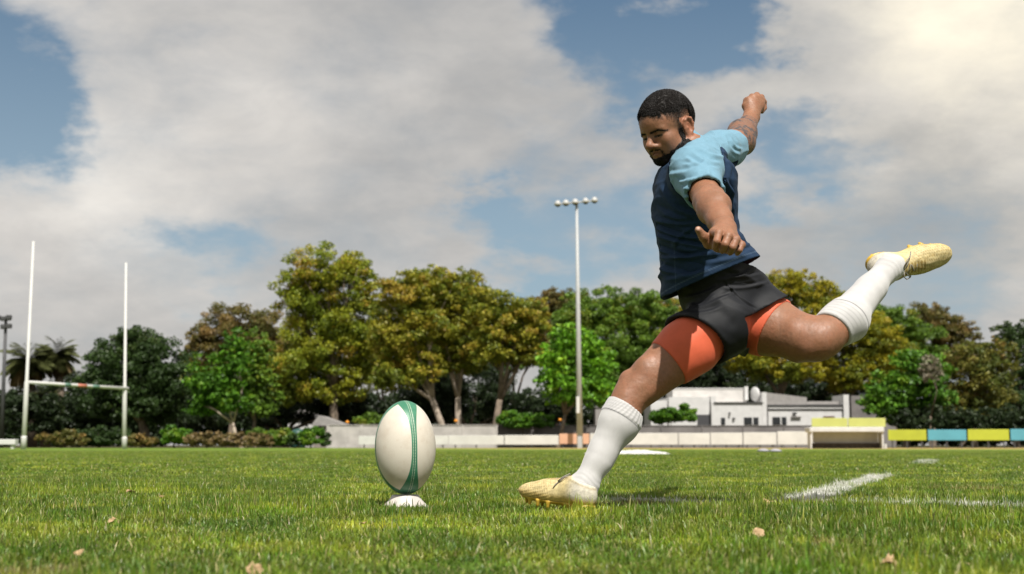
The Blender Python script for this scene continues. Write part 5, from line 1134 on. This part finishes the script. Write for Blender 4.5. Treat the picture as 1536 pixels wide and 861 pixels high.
# ---- boots
KNIT = mat('cream knit boot', (.74, .62, .34), .6, .3, 90, bump=.5, bscale=420, attr=True, spec=.4, bdist=.0015); YEL = mat('yellow sole', (.62, .40, .055), .4, .3, 40); LACE = mat('grey lace', (.24, .22, .19), .8); STUD = mat('stud', (.55, .42, .16), .4)
def boot(O, toe, up, label, sc=1.0):
    X = unit(toe); Z = unit(np.asarray(up) - X * (np.asarray(up) @ X)); Y_ = np.cross(Z, X); M = np.stack([X, Y_, Z], 1)
    W = lambda P: O + (np.asarray(P) * sc) @ M.T
    def upper(B, o=0.0):
        B.ell((.040, 0, .042), (.043 + o, .033 + o, .050 + o), None, .02); B.cone((.050, 0, .055), (.058, 0, .084), .037 + o, .036 + o, .025); B.cone((.055, 0, .044), (.150, 0, .040), .038 + o, .036 + o, .03)
        B.cone((.085, 0, .066), (.180, 0, .040), .030 + o, .026 + o, .03); B.ell((.185, .003, .032), (.070 + o, .045 + o, .034 + o), None, .03); B.ell((.235, .004, .027), (.045 + o, .037 + o, .024 + o), None, .02)
    B = Body(); upper(B); B.plane((0, 0, .008), (0, 0, -1), .004); B.plane((.052, 0, .092), (-.25, 0, 1), .006); B.cone((.056, 0, .070), (.046, 0, .14), .031, .034, .004, 'sub')
    V, F = B.mesh(.0026); V = relax(V, F, 1, .4); N = normals(V, F)
    kn = sstep(V[:, 0], .12, .16); V2 = V + N * (kn * .0008 * (np.sin(V[:, 0] * 520 + V[:, 1] * 300) * np.sin(V[:, 0] * 300 - V[:, 2] * 520)) + .0005 * vnoise(V * 90, 61))[:, None]
    c = np.tile([.55, .45, .23], (len(V), 1)); c = c + (np.array([.54, .50, .41]) - c) * sstep(V[:, 0], .10, .05)[:, None]
    lo_ = sstep(V[:, 2], .042, .020)[:, None] * (.5 + .5 * sstep(V[:, 0], .12, .06))[:, None]; c = c * (1 - lo_) + np.array([.56, .36, .05]) * lo_
    tong = sstep(np.abs(V[:, 1]), .021, .016) * sstep(V[:, 0], .088, .096) * sstep(V[:, 0], .182, .170) * sstep(V[:, 2], .05, .06); tong = (tong * (.55 + .4 * np.sin(V[:, 0] * 560)))[:, None]; c = c * (1 - tong) + np.array([.24, .15, .03]) * tong
    cr_ = np.sin(V[:, 0] * 430 + V[:, 2] * 200) * np.sin(V[:, 0] * 260 - V[:, 2] * 480 + V[:, 1] * 300); gr_ = (sstep(cr_, -.25, -.75) * .75 * sstep(V[:, 0], .125, .16))[:, None]; c = c * (1 - gr_) + np.array([.30, .20, .06]) * gr_
    rim = (np.exp(-((V[:, 2] - .083 - .25 * (V[:, 0] - .052)) / .0035) ** 2) * (V[:, 0] < .1) * .6)[:, None]; c = c * (1 - rim) + np.array([.34, .27, .14]) * rim
    dirt = sstep(vnoise(V * 40, 62) + .6 * vnoise(V * 110, 63), .35, .9)[:, None] * .55 * sstep(V[:, 0], .02, .14)[:, None]; c = c * (1 - dirt) + np.array([.34, .22, .06]) * dirt
    o = mesh_obj('boot', W(V2), F, KNIT, col=c); o.parent = person
    B = Body(); upper(B, .0022); B.plane((0, 0, .0115), (0, 0, 1), .002); B.plane((0, 0, .001), (0, 0, -1), .002)
    B.cone((.03, 0, .016), (.085, 0, .012), .030, .026, .01); B.plane((0, 0, .020), (0, 0, 1), .003)
    for sx_, sy in ((.028, .020), (.028, -.020), (.066, .022), (.066, -.022), (.150, .034), (.150, -.032), (.186, .038), (.186, -.034), (.222, .028), (.222, -.024), (.190, .002), (.248, .004)):
        B.cone((sx_, sy, .006), (sx_, sy, -.009), .0085, .0055, .004)
    V, F = B.mesh(.0024); V = relax(V, F, 1, .35); s_ = mesh_obj('sole', W(V), F, YEL); s_.parent = o
    bm = bmesh.new()
    for i in range(6):
        xx = .098 + i * .0135; zz = np.interp(xx, [.085, .18], [.1045, .0745]) - .0005 - i * .0002; ww = .020 - .0008 * i
        sg = 1 if i % 2 else -1
        tube(bm, [W((xx - .004, -ww * sg, zz - .012)), W((xx, -ww * .5 * sg, zz - .0015)), W((xx + .006, ww * .5 * sg, zz - .0028)), W((xx + .012, ww * sg, zz - .015))], .0022 * sc, 6)
    for sg in (1, -1):
        tube(bm, [W((.096, .004 * sg, .100)), W((.092, .018 * sg, .108)), W((.106, .033 * sg, .096)), W((.122, .036 * sg, .080)), W((.115, .024 * sg, .086)), W((.100, .006 * sg, .098))], .0019 * sc, 6)
        tube(bm, [W((.097, .003 * sg, .100)), W((.110, .020 * sg, .094)), W((.128, .040 * sg, .068)), W((.134, .042 * sg, .054))], .0019 * sc, 6)
    l_ = bm_obj('lace', bm, LACE, None, smooth=True); l_.parent = o
    return W
# planted left boot: heel down, toe lifted; raised right boot with its sole to the sky
toeL = unit(at(787, 746, 4.02) - at(889, 766, 3.90)); upL = unit(np.array([.10, -.06, 1.0]))
OL = at(890, 768, 3.90); OL[2] = .004
WL = boot(OL, toeL, upL, 'l', .90)
toeR = unit(np.array([1.0, .02, .145])); kr = unit(J['kneeR'] - J['ankR']); upR = kr - toeR * (kr @ toeR) + np.array([0, -.15, 0])
upR = np.array([.05, -1.0, -.58])
Zr = unit(upR - toeR * (upR @ toeR)); OR = J['ankR'] - toeR * .054 - np.array([0, 0, .008]) - Zr * .082
WR = boot(OR, toeR, upR, 'r', 1.0)
sock(J['kneeL'], J['ankL'], LL, .87, .185, .305, WL((.12, 0, .045))); sock(J['kneeR'], J['ankR'], LR, 1.01, .175, .32, WR((.12, 0, .045)))

# ------------------------------------------------------------------ dry leaves in the turf
DRY = mat('dry leaf', (.44, .31, .17), .8, .4, 90, col2=(.20, .12, .05))
def dry_leaf(label, px, py, sz, seed):
    rs = np.random.RandomState(seed); d = ray(px, py); Y = (.195 - .028) / -(d[2] / d[1]); p = np.array([d[0] / d[1] * Y, Y, .018])
    n = 9; V = []; curl = rs.uniform(1.2, 2.4); az = rs.uniform(0, 6.28)
    for i in range(n):
        u = i / (n - 1); wv = .5 * math.sin(math.pi * min(1, u * 1.02)) ** .6 * (1 + .28 * math.sin(u * 23 + seed) + rs.uniform(-.15, .15))
        for j in range(5):
            v = (j - 2) / 2 * wv; V.append(((u - .5), v * .8, .35 * math.sin(u * curl * 2 + seed) * .5 + abs(v) * .5 + rs.uniform(-.05, .05)))
    V = np.array(V) * sz * .72; ca_, sa_ = math.cos(az), math.sin(az); tl = rs.uniform(.2, .8)
    V = V @ np.array([[ca_, -sa_, 0], [sa_, ca_, 0], [0, 0, 1]]) @ np.array([[1, 0, 0], [0, math.cos(tl), math.sin(tl)], [0, -math.sin(tl), math.cos(tl)]])
    F = [(i * 5 + j, i * 5 + j + 1, (i + 1) * 5 + j + 1, (i + 1) * 5 + j) for i in range(n - 1) for j in range(4)]
    o = mesh_obj('dry_leaf', V + p, F, DRY); md = o.modifiers.new('thickness', 'SOLIDIFY'); md.thickness = .0008; tag(o, label, 'leaf', 'dry leaves lying in the turf')
for i, (lb, px, py, sz) in enumerate([('pale dry leaf farthest from the camera, left of the ball', 197, 735, .055), ('small tan dry leaf left in the turf', 168, 776, .035), ('orange-brown dry leaf near the left edge of the picture', 118, 820, .028), ('large blurred dry leaf at the bottom left of the ball', 383, 847, .040),
        ('curled brown dry leaf below the planted boot', 1137, 795, .042), ('large blurred tan dry leaf at the bottom right', 1333, 838, .036), ('dry leaf tuft beside the shadow of the kicker', 1152, 752, .06), ('tiny tan leaf between the ball and the left leaves', 243, 741, .03), ('small dry leaf right below the ball tee', 545, 778, .022)]):
    dry_leaf(lb, px, py, sz, 70 + i)
print('script seconds', round(time.time() - T0, 1))
